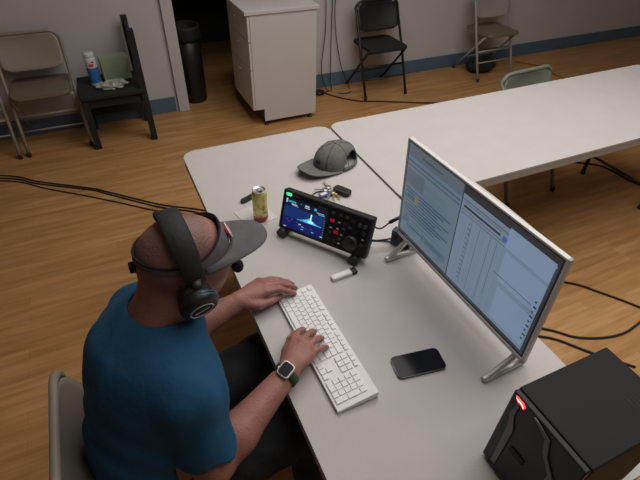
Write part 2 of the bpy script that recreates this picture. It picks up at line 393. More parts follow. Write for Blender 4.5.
# ------------------------------------------------------------------ white base cabinet
t = thing('base_cabinet', 'white kitchen base cabinet standing out from the wall on small feet', 'cabinet', (0, 0, 0))
cx0, cx1, cy0, cy1 = .84, 1.39, 1.53, 2.08
b = MB()
side = [(0.0, .155), (.075, .155), (.075, .045), (cx1-cx0, .045), (cx1-cx0, .90), (0, .90)]
T = frame((cx0, cy0+.018, 0), (1, 0, 0), (0, 0, 1), (0, -1, 0))
b.prism(side, 0, .018, M['cab'], bevel=.0015, mtx=T)
b.prism(side, -(cy1-cy0)+.036, -(cy1-cy0)+.018+.0, M['cab'], mtx=T)
b.box(((cx0+cx1)/2+.01, (cy0+cy1)/2, .885), (cx1-cx0-.03, cy1-cy0-.036, .018), M['cab'])
b.box(((cx0+cx1)/2+.01, (cy0+cy1)/2, .165), (cx1-cx0-.03, cy1-cy0-.036, .018), M['cab'])
b.box((cx1-.009, (cy0+cy1)/2, .47), (.014, cy1-cy0-.036, .80), M['cab'])
b.box((cx0+.09, (cy0+cy1)/2, .10), (.016, cy1-cy0-.036, .11), M['cabedge'])
b.build('body', t)
for (z0, z1, nm) in ((.155, .485, 'drawer'), (.492, .70, 'drawer'), (.707, .895, 'drawer')):
    d = MB().box((cx0-.011, (cy0+cy1)/2, (z0+z1)/2), (.019, cy1-cy0-.006, z1-z0), M['cab'], bevel=.002).build(nm, t)
    MB().tube([(cx0-.022, 1.77, z1-.05), (cx0-.042, 1.775, z1-.05), (cx0-.042, 1.855, z1-.05), (cx0-.022, 1.86, z1-.05)], .004, M['bright'], 8).build('handle', d)
tag(MB().box(((cx0+cx1)/2-.01, (cy0+cy1)/2, .915), (cx1-cx0+.06, cy1-cy0+.02, .03), M['cab'], bevel=.004).build('worktop'), 'pale worktop lying on the white base cabinet', 'worktop')
for x, y in ((.935, 1.56), (1.345, 1.56), (.935, 2.04), (1.345, 2.04)):
    MB().lathe([(0, 0), (.02, 0), (.02, .008), (.010, .012), (.010, .05)], M['legm'], 14, cap0=True).build('foot', t, loc=(x, y, 0))

# ------------------------------------------------------------------ black bag by the wall
t = thing('duffel_bag', 'low black bag on the floor under the grey-legged folding chair', 'bag', (3.53, 1.885, 0))
g = []
for a in range(13):
    u = a/12; k = math.sin(PI*u)**.35 if 0 < u < 1 else .05
    g.append([(-.18+.36*u, .12*k*math.cos(2*PI*j/20), .075+.075*k*math.sin(2*PI*j/20)) for j in range(21)])
MB().sheet(g, M['blackm'], 0).build('bag_body', t)
for s_ in (-1, 1):
    MB().tube(smoothpath([(-.09, s_*.085, .125), (-.07, s_*.11, .10), (0, s_*.125, .06), (.07, s_*.11, .10), (.09, s_*.085, .125)], 5), .006, M['rubber'], 6).build('carry_handle', t)

# ------------------------------------------------------------------ cables
def cable(name, label, pts, r=.004, m=None, cat='cable', group=None):
    mb = MB(); mb.tube(smoothpath(pts, 10), r, m or M['rubber'], 8)
    return tag(mb.build(name), label, cat, group)
z = .006
gl = 'three black cables side by side on the floor left of the table'
cable('floor_cable', 'black floor cable left of the man, highest of the three', [(-2.6, 2.0, z), (-1.9, 1.82, z), (-1.12, 1.515, z), (-.86, 1.315, z), (-.53, 1.085, z), (-.42, .985, z), (-.12, .70, z), (.12, .53, z), (.5, .2, z), (.6, -.3, z)], .0048, group=gl)
cable('floor_cable', 'black floor cable left of the man, the middle one of three', [(-2.6, 1.9, z), (-1.9, 1.74, z), (-1.12, 1.475, z), (-.86, 1.285, z), (-.53, 1.062, z), (-.43, .965, z), (-.13, .672, z), (.1, .50, z), (.45, .1, z), (.5, -.5, z)], .0048, group=gl)
cable('floor_cable', 'thin black floor cable left of the man, lowest of the three', [(-2.6, 1.8, z), (-1.9, 1.66, z), (-1.12, 1.44, z), (-.80, 1.19, z), (-.45, .90, z), (-.17, .65, z), (.06, .47, z), (.35, 0, z), (.4, -.6, z)], .004, group=gl)
cable('floor_cable', 'black cable on the floor right of the monitor, running off to the right edge', [(1.2, -.60, z), (1.5, -.72, z), (1.84, -.95, z), (1.95, -1.08, z), (2.06, -1.25, z), (2.2, -1.5, z)], .006)
cable('floor_cable', 'black cable curving in an arc on the floor beyond the computer tower', [(1.1, -.95, z), (1.34, -1.06, z), (1.49, -1.165, z), (1.58, -1.255, z), (1.70, -1.312, z), (1.82, -1.335, z), (1.93, -1.325, z), (2.04, -1.30, z), (2.2, -1.22, z)], .006)
cable('floor_cable', 'straight black cable on the floor disappearing behind the computer tower', [(1.0, -.98, z), (1.3, -1.12, z), (1.46, -1.21, z), (1.57, -1.35, z), (1.7, -1.5, z)], .006)
cable('floor_cable', 'black cable on the floor under the right end of the empty table', [(2.6, .15, z), (2.9, .03, z), (3.06, -.08, z), (3.11, -.18, z), (3.13, -.41, z), (3.3, -.7, z)], .007)
cable('floor_cable', 'black cable on the floor from the wall past the black folding chair legs', [(1.66, 2.04, z), (1.70, 1.93, z), (1.80, 1.78, z), (1.93, 1.66, z), (2.09, 1.59, z), (2.25, 1.51, z), (2.47, 1.40, z), (2.8, 1.25, z)], .007)
cable('floor_cable', 'thin wire hanging down the wall beside the white cabinet to the floor', [(1.72, 2.14, 1.22), (1.72, 2.10, 1.18), (1.74, 2.10, .6), (1.70, 2.09, .2), (1.74, 2.02, .01), (1.84, 1.90, .006), (1.93, 1.90, .006), (1.97, 2.0, .01), (1.90, 2.09, .25), (1.83, 2.10, .7), (1.86, 2.10, 1.18), (1.86, 2.14, 1.22)], .004)
cable('floor_cable', 'thin wire hanging straight down the wall nearest the white cabinet', [(1.80, 2.14, 1.22), (1.80, 2.10, 1.18), (1.80, 2.10, .5), (1.80, 2.09, .1), (1.78, 2.02, .008), (1.70, 1.99, .006)], .004)
cable('extension_cord', 'red-orange cord on the floor behind the olive grey chair', [(4.1, 1.95, z), (4.28, 1.72, z), (4.24, 1.52, z), (4.24, 1.36, z), (4.3, 1.1, z)], .006, M['redcord'], 'cord')
tag(MB().lathe([(0, 0), (.05, 0), (.055, .008), (.05, .028), (.03, .034), (0, .034)], M['black'], 24).build('power_puck', loc=(1.63, 1.985, 0)), 'round black power puck on the floor right of the white cabinet', 'adapter')

TZ = .740
# ------------------------------------------------------------------ monitor
t = thing('computer_monitor', 'wide silver-framed computer monitor showing two windows side by side', 'monitor', (.574, -.997, 0), R(-88.5))
# local: x along width (towards the camera), y forward/back (+y = away from the operator), z up
Wm, Hm, zb = .611, .382, .813
T = Matrix.Rotation(R(1.5), 4, 'X')
def mz(p): return p
mb = MB()
fr_ = .014
mb.box((Wm/2, .007, zb+fr_/2), (Wm, .014, fr_), M['silver'], bevel=.002)
mb.box((Wm/2, .007, zb+Hm-fr_*.25), (Wm, .014, fr_*.5), M['silver'], bevel=.002)
mb.box((fr_*.25, .007, zb+Hm/2), (fr_*.5, .014, Hm), M['silver'], bevel=.0015)
mb.box((Wm-fr_*.35, .007, zb+Hm/2), (fr_*.7, .014, Hm), M['silver'], bevel=.002)
mb.build('frame', t)
mb = MB(); mb.box((Wm/2, .009, zb+Hm/2), (Wm-.006, .012, Hm-.008), M['black']); mb.build('bezel', t)
bk = MB(); g = []
for i in range(33):
    u_ = i/32; row = []
    for j in range(17):
        v_ = j/16
        e_ = min(1, min(v_, 1-v_)/.03)**.5
        row.append((.002+(Wm-.004)*u_, .0135+(.010+.030*math.sin(PI*u_)**.6)*e_*(.85+.15*math.sin(PI*v_)) if 0 < u_ < 1 else .0135, zb+.002+(Hm-.004)*v_))
    g.append(row)
bk.sheet(g, M['silver'], 0); bk.box((Wm/2, .0125, zb+Hm/2), (Wm-.004, .002, Hm-.004), M['silver']); bk.build('back_cover', t)
# the lit display
sx0, sx1, sz0, sz1 = .009, Wm-.015, zb+.020, zb+Hm-.012
SW, SH = sx1-sx0, sz1-sz0
ds = MB(); lay = [0]
def scr(u0, v0, u1, v1, m, l=1):
    y = .0028-.00012*l
    ds.poly([(sx0+u0*SW, y, sz1-v0*SH), (sx0+u1*SW, y, sz1-v0*SH), (sx0+u1*SW, y, sz1-v1*SH), (sx0+u0*SW, y, sz1-v1*SH)], m)
scr(0, 0, 1, 1, SCR['dark'], 0)
scr(0, 0, .437, .965, SCR['lw']); scr(0, .0, .437, .10, SCR['lgrey'], 2); scr(0, .10, .437, .12, SCR['lw2'], 2)
scr(.0, .155, .43, .168, SCR['ltx'], 2); scr(.0, .20, .43, .210, SCR['ltx'], 2); scr(.12, .06, .28, .075, SCR['ltx'], 2)
scr(.0, .24, .16, .40, SCR['lgrey'], 2)
for k in range(9):
    scr(.01+.01*(k % 3), .435+.034*k, .40-.05*((k*7) % 3), .449+.034*k, SCR['ltx'], 2)
scr(.10, .47, .135, .545, SCR['lyel'], 3); scr(.0, .52, .10, .53, SCR['ltx'], 3)
scr(.02, .70, .07, .82, SCR['lw2'], 3)
scr(.01, .76, .40, .768, SCR['lw2'], 3); scr(.06, .83, .22, .845, SCR['ltx'], 3)
for k in range(22): scr(.01+.004*(k%4), .26+.0285*k, .06+.35*abs(math.sin(k*2.1)), .2645+.0285*k, SCR['lw2'], 3)
for k in range(12): scr(.46+.0435*k, .245, .462+.0435*k, .95, SCR['rw2'], 3)
scr(.20, .80, .41, .88, SCR['lw2'], 3); scr(.24, .83, .38, .842, SCR['ltx'], 4)
scr(.437, 0, .443, .965, SCR['div'], 3)
scr(.443, 0, 1, .075, SCR['dark'], 2); scr(.443, .072, .99, .965, SCR['rw'], 2)
scr(.443, .11, .77, .125, SCR['lgrey'], 3); scr(.45, .135, .70, .142, SCR['line'], 3); scr(.46, .165, .70, .185, SCR['dark'], 3); scr(.45, .205, .88, .213, SCR['line'], 3); scr(.45, .235, .90, .242, SCR['line'], 4)
scr(.715, .16, .745, .20, SCR['blue'], 4)
for k, u in enumerate((.53, .585, .655, .695)):
    scr(u, .25, u+.003, .93-.12*(k == 3), SCR['line'], 3)
for k in range(13):
    scr(.512, .29+.048*k, .512+.012+.006*((k*5) % 3), .30+.048*k, SCR['line'], 4)
scr(.74, .055, .985, .24, SCR['rw2'], 4); scr(.75, .27, .985, .55, SCR['rw2'], 3); scr(.72, .50, .95, .508, SCR['line'], 4); scr(.77, .60, .975, .93, SCR['rw2'], 3)
for k in range(9): scr(.962, .44+.05*k, .972+.006*(k % 2), .458+.05*k, SCR['task'], 4)
scr(.985, .09, 1, .965, SCR['task'], 5); scr(0, .965, 1, 1, SCR['task'], 2)
for k in range(14): scr(.42+.018*k, .974, .43+.018*k, .99, SCR['line'], 3)
ds.build('screen', t, recalc=False)
MB().box((.20, .0015, sz1+.005), (.003, .002, .003), M['bright']).build('camera_dot', t)
for o in kids(t):      # the panel leans a little towards the man
    o.location = (0, zb*math.sin(R(2.2)), zb*(1-math.cos(R(2.2)))); o.rotation_euler = (R(2.2), 0, 0)
# silver V feet
for X, tp in ((.047, -.068), (.577, -.084)):
    f = MB()
    f.tube(smoothpath([(X, .024, zb+.006), (X, -.010, .790), (X, tp+.018, TZ+.018), (X, tp, TZ+.0095)], 4), .0095, M['bright'], 8)
    f.tube([(X, tp, TZ+.0095), (X, .02, TZ+.0095), (X, .060, TZ+.0095)], .0095, M['bright'], 8)
    f.tube(smoothpath([(X, .03, zb+.006), (X, .042, .790), (X, .055, TZ+.016), (X, .060, TZ+.0095)], 4), .0095, M['bright'], 8)
    f.build('stand_foot', t)

# ------------------------------------------------------------------ radio transceiver
RY = R(-53.9); RT = R(19.4)
t = thing('radio_transceiver', 'black radio transceiver with a lit blue spectrum display, between can and monitor', 'radio', (0.2125, -.7465, TZ), RY)
u = Vector((1, 0, 0)); nrm = Vector((0, -1, 0)); v = Vector((0, math.sin(RT), math.cos(RT)))      # local: face looks to -y, leans back
fo = frame((0, 0, .031), u, v, u.cross(v))     # face plane: x right, y up the face, z out of the face
Wr, Hr = .360, .153
b = MB(); b.box((Wr/2, Hr/2, -.017), (Wr, Hr, .034), M['black'], bevel=.006, seg=3, mtx=fo); b.build('body', t)
b = MB(); b.box((Wr*.5, Hr*.5, .0015), (Wr-.012, Hr-.010, .003), M['pcfront'], bevel=.001, mtx=fo); b.build('front_panel', t)
rs = MB()
def rp(u0, v0, u1, v1, m, l=1):
    zz = .0034+.00015*l
    P = [(u0*Wr, (1-v0)*Hr), (u1*Wr, (1-v0)*Hr), (u1*Wr, (1-v1)*Hr), (u0*Wr, (1-v1)*Hr)]
    rs.poly([fo @ Vector((x, y, zz)) for x, y in P][::-1], m)
A0, A1, B0, B1 = .045, .525, .175, .905
def sp(a0, b0, a1, b1, m, l): rp(A0+(A1-A0)*a0, B0+(B1-B0)*b0, A0+(A1-A0)*a1, B0+(B1-B0)*b1, m, l)
sp(0, 0, 1, 1, SCR['rtop'], 0); sp(0, .26, .96, .62, SCR['rbg'], 1); sp(0, .62, .96, 1, SCR['rbg2'], 1)
sp(.02, .02, .06, .16, SCR['rwt'], 2); sp(.08, .07, .26, .12, SCR['rcy'], 2); sp(.16, .15, .30, .19, SCR['rwt'], 2); sp(.18, .20, .34, .22, SCR['rcy'], 2)
sp(.48, .06, .58, .11, SCR['rwt'], 2); sp(.48, .13, .60, .16, SCR['rwt'], 2); sp(.70, .06, .755, .14, SCR['rcy'], 2); sp(.76, .16, .94, .18, SCR['rwt'], 2); sp(.80, .20, .96, .23, SCR['rcy'], 2); sp(.37, .06, .40, .09, SCR['rgr'], 2)
# spectrum hump
xs = [i/40 for i in range(41)]; rn = random.Random(2)
def hump(x): return .60-.06*math.exp(-((x-.66)/.045)**2)-.10*math.exp(-((x-.66)/.16)**2)+rn.uniform(-.008, .008)
hs = [hump(x) for x in xs]
for i in range(40):
    x0_, x1_ = xs[i]*.94+.01, xs[i+1]*.94+.01
    for (mm, top, off) in ((SCR['spec'], 0, 0), ):
        if .34 < xs[i] < .97:
            P = [(x0_, hs[i]), (x1_, hs[i+1]), (x1_, .625), (x0_, .625)]
            rs.poly([fo @ Vector(((A0+(A1-A0)*a)*Wr, (1-(B0+(B1-B0)*c))*Hr, .0038)) for a, c in P][::-1], mm if .5 < xs[i] < .84 else SCR['rcy'])
sp(.605, .46, .64, .60, SCR['spec'], 4); sp(.645, .30, .675, .60, SCR['specc'], 4); sp(.60, .53, .73, .60, SCR['specc'], 5)
for a, c in ((.08, .70), (.14, .76), (.33, .72), (.38, .80), (.55, .82), (.68, .78), (.72, .88), (.20, .66)):
    sp(a, c, a+.05, c+.03, SCR['rpk'], 3)
for a, c, m_ in ((.40, .74, 'rwt'), (.47, .88, 'rcy'), (.47, .80, 'rcy'), (.72, .86, 'rcy'), (.05, .96, 'rwt'), (.93, .90, 'rwt')):
    sp(a, c, a+.06, c+.035, SCR[m_], 4)
for k in range(7): sp(.965, .35+.08*k, .985, .36+.08*k, SCR['rwt'], 3)
rs.build('display', t, recalc=False)
MB().prism(rrect(.024, .012, .005, 5, .028, Hr-.014), .003, .0055, M['ledgreen'], bevel=.001, mtx=fo).build('power_button', t)
# small lettering strokes above the display
tx = MB()
for k in range(6): tx.box((.047+.005*k, Hr-.014, .0033), (.0032, .0045, .0008), M['labdim'], mtx=fo)
for k in range(9): tx.box((.150+.0045*k, Hr-.022, .0033), (.003, .004, .0008), M['labdim'], mtx=fo)
tx.build('lettering', t)
def knob(x, y, r, h, m=None, nm='knob', dot=False):
    k = MB().lathe([(0, h), (r*.86, h), (r*.95, h-.001), (r, h*.4), (r*1.03, .0), (0, 0)], m or M['btn'], 20, mtx=fo @ Matrix.Translation((x, y, .003))).build(nm, t)
    return k
knob(.300, .046, .026, .022, nm='tuning_dial'); MB().lathe([(0, .0005), (.006, .0005)], M['pad'], 12, mtx=fo @ Matrix.Translation((.307, .054, .0255))).build('finger_dimple', kids(t)[-1])
for x, y in ((.338, .118), (.338, .094), (.318, .118)): knob(x, y, .007, .012)
def btn(x, y, w_, h_, m, lbl=None):
    b_ = MB().box((x, y, .0048), (w_, h_, .0036), m, bevel=.0008, mtx=fo)
    if lbl: b_.box((x, y, .0068), (w_*.62, h_*.42, .0004), lbl, mtx=fo)
    b_.build('button', t)
for k, (x, y, m_, l_) in enumerate([(.213, .100, 'redbtn', None), (.241, .101, 'btn', 'lab'), (.213, .074, 'btn', 'lab'), (.213, .056, 'btn', 'labdim'), (.238, .077, 'btn', 'lab'), (.234, .062, 'redbtn', None),
        (.258, .060, 'btn', 'lab'), (.254, .044, 'btn', 'labdim'), (.262, .084, 'btn', 'labdim'), (.283, .096, 'btn', 'labdim'), (.262, .102, 'btn', None), (.213, .128, 'btn', 'labdim'), (.241, .128, 'btn', 'labdim'),
        (.266, .128, 'btn', 'labdim'), (.290, .122, 'btn', None), (.338, .070, 'btn', 'lab'), (.338, .050, 'btn', 'labdim'), (.254, .026, 'btn', 'lab'), (.213, .030, 'btn', None), (.232, .030, 'btn', None)]):
    btn(x, y, .016 if m_ == 'redbtn' else .014, .011, M[m_], M[l_] if l_ else None)
for x in (.024, .322):
    s_ = MB(); s_.tube(smoothpath([(x, -.018, .019), (x, .03, .0185), (x, .085, .020), (x, .115, .016)], 4), [.019]*4+[.0185]*4+[.0165]*4+[.014], M['black'], 14)
    s_.build('stand_foot', t)
    MB().tube([(x, .035, .030), (x, .05, .055)], .010, M['black'], 8).build('stand_post', t)
# cables between radio and monitor
cable('radio_cable', 'black cable from the right end of the radio up to the monitor edge', [(.458, -.985, .865), (.485, -.970, .852), (.520, -.975, .835), (.560, -.985, .870), (.592, -.995, .885)], .0028)
cable('radio_cable', 'black plugged cable low behind the radio leading under the monitor', [(.455, -.975, .800), (.480, -.965, .785), (.52, -.97, .775), (.58, -.985, .780), (.64, -1.0, .80)], .0035)
cable('radio_cable', 'thin grey cable lying on the table between radio and monitor', [(.468, -.930, .790), (.48, -.915, .752), (.52, -.93, .745), (.58, -.965, .745), (.65, -1.03, .746), (.70, -1.15, .746)], .003, mat('grey_cable', (.09, .09, .09), .6))
tag(MB().tube([(.545, -.982, .858), (.580, -.992, .878)], .0065, M['black'], 8).build('cable_plug'), 'small black cable plug at the left edge of the monitor', 'plug')
t = thing('usb_hub', 'dark navy box behind the lower left corner of the monitor', 'box', (.603, -.992, TZ), R(-60))
MB().box((0, 0, .033), (.075, .030, .066), M['navy'], bevel=.004).build('case', t)
MB().box((-.020, -.016, .035), (.012, .002, .02), M['black']).box((.010, -.016, .035), (.012, .002, .02), M['black']).build('port', t)

# ------------------------------------------------------------------ keyboard
t = thing('computer_keyboard', 'white full-size computer keyboard under the man\'s hands', 'keyboard', (.0885, -1.0655, TZ), R(-89.2), rot=None)
KW, KD = .437, .121
def ktop(y): return .013+.012*(y/KD)
b = MB()
pr = [(0, .003), (KD, .003), (KD, ktop(KD)), (0, ktop(0))]
b.prism(pr, 0, KW, M['kb'], bevel=.002, mtx=frame((0, 0, 0), (0, 1, 0), (0, 0, 1), (1, 0, 0)))
b.box((KW/2, .010, .002), (KW-.05, .012, .004), M['rubber']).box((KW/2, KD-.012, .002), (KW-.05, .012, .004), M['rubber'])
b.build('case', t)
pitch = .0184; gapk = .0022; keyn = 0; rest = []
tilt = math.atan(.012/KD)
cache = {}
def keymesh(wu, hu):
    k = (round(wu, 2), round(hu, 2))
    if k not in cache:
        mb = MB(); ww, hh = wu*pitch-gapk, hu*pitch-gapk
        mb.prism(rrect(ww, hh, .0018, 3), 0, .0040, M['key'], bevel=.0009)
        bmesh.ops.recalc_face_normals(mb.bm, faces=mb.bm.faces)
        me = bpy.data.meshes.new('key'); mb.bm.to_mesh(me); mb.bm.free(); me.materials.append(M['key']); cache[k] = me
    return cache[k]
def key(cu, cv, wu=1, hu=1):
    """cu, cv: key-unit position of the key's left/front corner"""
    global keyn
    x = .008+(cu+wu/2)*pitch*.995; y = .006+(cv+hu/2)*pitch*.985
    if keyn < 100:
        o = bpy.data.objects.new('key', keymesh(wu, hu)); C.objects.link(o); o.parent = t
        o.location = (x, y, ktop(y)); o.rotation_euler = (tilt, 0, 0)
    else: rest.append((x, y, wu, hu))
    keyn += 1
rows = [
    (0, [1.25, 1.25, 1.25, 6.25, 1.25, 1.25, 1.25, 1.25]),
    (1, [2.25]+[1]*10+[2.75]), (2, [1.75]+[1]*11+[2.25]), (3, [1.5]+[1]*12+[1.5]), (4, [1]*13+[2])]
for v_, ws in reversed(rows):
    c = 0
    for w_ in ws: key(c, v_, w_); c += w_
for c in (15.25, 16.25, 17.25): key(c, 4); key(c, 3); key(c, 0)
key(16.25, 1)
for c in (18.5, 19.5, 20.5): key(c, 4); key(c, 3); key(c, 2); key(c, 1)
key(18.5, 0, 2); key(20.5, 0); key(21.5, 4); key(21.5, 2, 1, 2); key(21.5, 0, 1, 2)
for c in (2, 3, 4, 5, 6.5, 7.5, 8.5, 9.5, 11, 12, 13, 14, 0): key(c, 5.2, 1, .8)
for c in (15.25, 16.25, 17.25): key(c, 5.2, 1, .8)
if rest:
    mb = MB()
    for x, y, wu, hu in rest:
        mb.prism(rrect(wu*pitch-gapk, hu*pitch-gapk, .0018, 3), 0, .004, M['key'], bevel=.0009, mtx=Matrix.Translation((x, y, ktop(y))) @ Matrix.Rotation(tilt, 4, 'X'))
    tag(mb.build('keys', t), kind='stuff')

# ------------------------------------------------------------------ phone, usb stick, small things
t = thing('smartphone', 'black smartphone lying face up on the white table', 'phone', (.372, -1.456, TZ), R(-9.5))
MB().prism(rrect(.147, .073, .012, 7), 0, .0085, M['phoneedge'], bevel=.0022, seg=3).build('body', t)
MB().prism(rrect(.1435, .0695, .0105, 7), .0085, .0092, M['phone'], bevel=.0003).build('screen', t)
MB().box((-.074, 0, .0045), (.0012, .022, .003), M['bright'], bevel=.0004).build('speaker_slot', t)

t = thing('usb_stick', 'small white and silver usb stick with a dark cap, below the radio', 'usb stick', (.337, -1.052, TZ), R(3)).scale = (1.12, 1.15, 1.1); t = C.objects['usb_stick']
MB().box((-.008, 0, .0065), (.068, .021, .013), M['silver'], bevel=.003, seg=3).box((-.008, 0, .0135), (.055, .014, .0012), M['kb'], bevel=.0005).build('body', t)
MB().box((.035, 0, .0065), (.018, .0225, .0145), M['black'], bevel=.003, seg=3).build('cap', t)

t = thing('pocket_knife', 'small black folded pocket knife behind the yellow can', 'knife', (.178, -.492, TZ), R(23))
MB().prism(rrect(.082, .021, .009, 6), 0, .013, M['black'], bevel=.003, seg=3).build('handle_scale', t)
MB().box((.012, .0, .0133), (.03, .003, .0012), M['blackmetal']).build('clip', t)

sheet_pts = [(.095, -.558), (.122, -.681), (.245, -.657), (.218, -.534)]
tag(MB().prism([(x, y) for x, y in sheet_pts][::-1], TZ+.0002, TZ+.0022, M['paper'], bevel=.0005).build('paper_napkin'), 'thin pale square napkin under the yellow can', 'napkin')

t = thing('drink_can', 'yellow drink can with a red base band standing on the thin napkin', 'can', (.181, -.640, TZ+.0022), R(0))
Rc = .0285; Hc = .138
MB().lathe([(0, .004), (.019, .004), (.022, 0), (Rc-.001, .008), (Rc, .013), (Rc, Hc-.016), (Rc-.0015, Hc-.010), (Rc-.004, Hc-.003)], M['can'], 36).build('can_body', t)
MB().lathe([(Rc-.004, Hc-.003), (Rc-.0028, Hc), (Rc-.0045, Hc+.0005), (Rc-.0062, Hc-.004), (Rc-.009, Hc-.0045), (0, Hc-.0045)], M['alu'], 36).build('lid', t)
MB().prism(rrect(.013, .017, .006, 5, .003, -.008), Hc-.0045, Hc-.0040, M['candark']).build('opening', t)
MB().prism(rrect(.013, .019, .006, 5, -.001, .006), Hc-.004, Hc-.0022, M['alu'], bevel=.0005).build('pull_tab', t)

# key bunch
t = thing('key_ring', 'bunch of brass and silver keys with a black car fob, behind the radio', 'keys', (.520, -.572, TZ))
rg = MB(); rg.tube([(.016*math.cos(2*PI*k/20), .016*math.sin(2*PI*k/20), .006+.002*math.sin(4*PI*k/20)) for k in range(20)], .0014, M['nickel'], 6, closed=True); rg.build('ring', t)
for i, (ang, m_, zz) in enumerate(((95, 'nickel', .003), (200, 'brass', .004), (232, 'nickel', .007), (255, 'brass', .011), (165, 'nickel', .009), (275, 'brass', .005))):
    kb = MB(); T = Matrix.Translation((0, 0, zz)) @ Matrix.Rotation(R(ang), 4, 'Z') @ Matrix.Rotation(R(-4), 4, 'Y')
    kb.lathe([(0, -.001), (.011, -.001), (.0115, 0), (.011, .001), (0, .001)], M[m_], 18, mtx=T @ Matrix.Translation((.024, 0, 0)))
    kb.prism([(.033, -.0045), (.062, -.0045), (.066, 0), (.062, .003), (.057, .0012), (.053, .0035), (.048, .001), (.043, .0035), (.038, .0025), (.033, .0045)], -.0009, .0009, M[m_], mtx=T)
    kb.build('key', t)
fb = MB(); T = Matrix.Translation((.030, -.028, .012)) @ Matrix.Rotation(R(-58), 4, 'Z')
fb.prism(rrect(.070, .036, .014, 6), -.008, .008, M['black'], bevel=.004, seg=3, mtx=T); f_ = fb.build('car_fob', t)
MB().box((.012, 0, .009), (.010, .012, .0015), M['btn'], bevel=.0005, mtx=T).box((-.006, 0, .009), (.010, .012, .0015), M['btn'], bevel=.0005, mtx=T).build('button', f_)
T = Matrix.Translation((-.036, -.018, .010)) @ Matrix.Rotation(R(12), 4, 'Z')
MB().prism(rrect(.046, .026, .004, 4), -.001, .001, M['tagblue'], mtx=T).box((-.004, .002, .0013), (.026, .013, .0006), M['tagwhite'], mtx=T).build('tag', t)
t.scale = (1.15, 1.15, 1.15)
st = MB().tube(smoothpath([(-.02, .0, .006), (-.05, .012, .004), (-.08, .0, .003), (-.10, -.02, .003)], 5), .002, M['blackm'], 6).build('strap', t)

# ------------------------------------------------------------------ computer tower
t = thing('computer_tower', 'black computer tower with a glowing red logo at the table\'s near right corner', 'computer', (.372, -1.735, TZ))
PX, PY, PH = .264, .185, .282     # depth, width (towards the camera), height
b = MB(); b.box((PX/2+.006, -PY/2, PH/2+.004), (PX-.012, PY, PH-.008), M['pc'], bevel=.003)
for k in range(7): b.box((.190+.010*k, -.125-.004*k, PH+.0001), (.0025, .045, .0008), M['pad'])
b.build('case', t)
f = MB(); f.box((.004, -PY/2, PH/2+.004), (.014, PY-.002, PH-.010), M['pcfront'], bevel=.003); f.build('front_panel', t)
# silver trim running down both sides of the front, splayed outward
FF = frame((-.0035, 0, 0), (0, -1, 0), (0, 0, 1), (-1, 0, 0))      # x across (towards camera), y up, z out
for pts in ([(.012, PH-.006), (.016, PH-.006), (.027, PH-.021), (.027, PH-.062), (.040, PH-.100), (.040, .03), (.028, .03), (.024, PH-.100), (.016, PH-.062), (.020, PH-.021)],
            [(.062, PH-.006), (.072, PH-.006), (.108, PH-.020), (.120, PH-.062), (.150, PH-.100), (.150, .03), (.138, .03), (.138, PH-.100), (.108, PH-.062), (.098, PH-.026)]):
    MB().prism(pts, 0, .003, M['pcsilver'], bevel=.0006, mtx=FF).build('trim_strip', t)
MB().prism([(.012, PH-.004), (.032, PH-.004), (.039, PH-.010), (.037, PH-.017), (.030, PH-.013), (.018, PH-.012)], 0, .004, M['ledred'], bevel=.0008, mtx=FF).build('power_logo', t)
MB().prism([(.014, PH-.0055), (.031, PH-.006), (.037, PH-.011), (.036, PH-.0145), (.031, PH-.0095), (.024, PH-.009), (.022, PH-.011), (.019, PH-.0085)], .004, .0046, M['ledcore'], mtx=FF).build('logo_core', kids(t)[-1])
for k in range(4):
    MB().lathe([(0, 0), (.012, 0), (.012, .009), (0, .009)], M['rubber'], 12).build('foot', t, loc=(.03+.21*(k % 2), -.03-.125*(k//2), -.003))
MB().prism(rrect(.04, .018, .003, 3, .07, .13), 0, .002, M['blackm'], mtx=FF).build('port_panel', t)

# ------------------------------------------------------------------ baseball cap lying on the table
t = thing('baseball_cap', 'grey baseball cap lying on the table next to the gap between the tables', 'cap', (.636, -.368, TZ), R(197))
def crown_r(z): return math.sqrt(max(0, 1-(z/.096)**2.8))
cm = MB(); nth = 64; nz_ = 18; i_ = cm.mi(M['cap']); dk = cm.mi(M['capdark'])
vv = []
for j in range(nz_+1):
    z = .096*math.sin(PI/2*j/nz_); r = crown_r(z) if j < nz_ else 0
    vv.append([cm.bm.verts.new(((.100*r+.006*(z/.1))*math.cos(2*PI*k/nth), .080*r*math.sin(2*PI*k/nth), z+.001)) for k in range(nth)] if j < nz_ else None)
topv = cm.bm.verts.new((.004, 0, .0972))
fs = []
for j in range(nz_-1):
    for k in range(nth):
        th = ((k+.5)/nth*360+180) % 360-180
        zc = .096*math.sin(PI/2*(j+.5)/nz_)
        if (((th-114+180) % 360-180)/34)**2+((zc-.020)/.050)**2 < 1 and zc > .020: continue      # strap opening at the back
        f = cm.bm.faces.new((vv[j][k], vv[j][(k+1) % nth], vv[j+1][(k+1) % nth], vv[j+1][k])); f.material_index = i_; f.smooth = True; fs.append(f)
for k in range(nth):
    f = cm.bm.faces.new((vv[nz_-1][k], vv[nz_-1][(k+1) % nth], topv)); f.smooth = True; f.material_index = i_; fs.append(f)
bmesh.ops.recalc_face_normals(cm.bm, faces=fs)
r_ = bmesh.ops.solidify(cm.bm, geom=fs, thickness=.0025)
cr = cm.build('crown', t)
MB().lathe([(0, .0), (.006, .0), (.0065, .002), (.004, .004), (0, .0045)], M['cap'], 14, mtx=Matrix.Translation((.004, 0, .0972))).build('top_button', t)
se = MB()
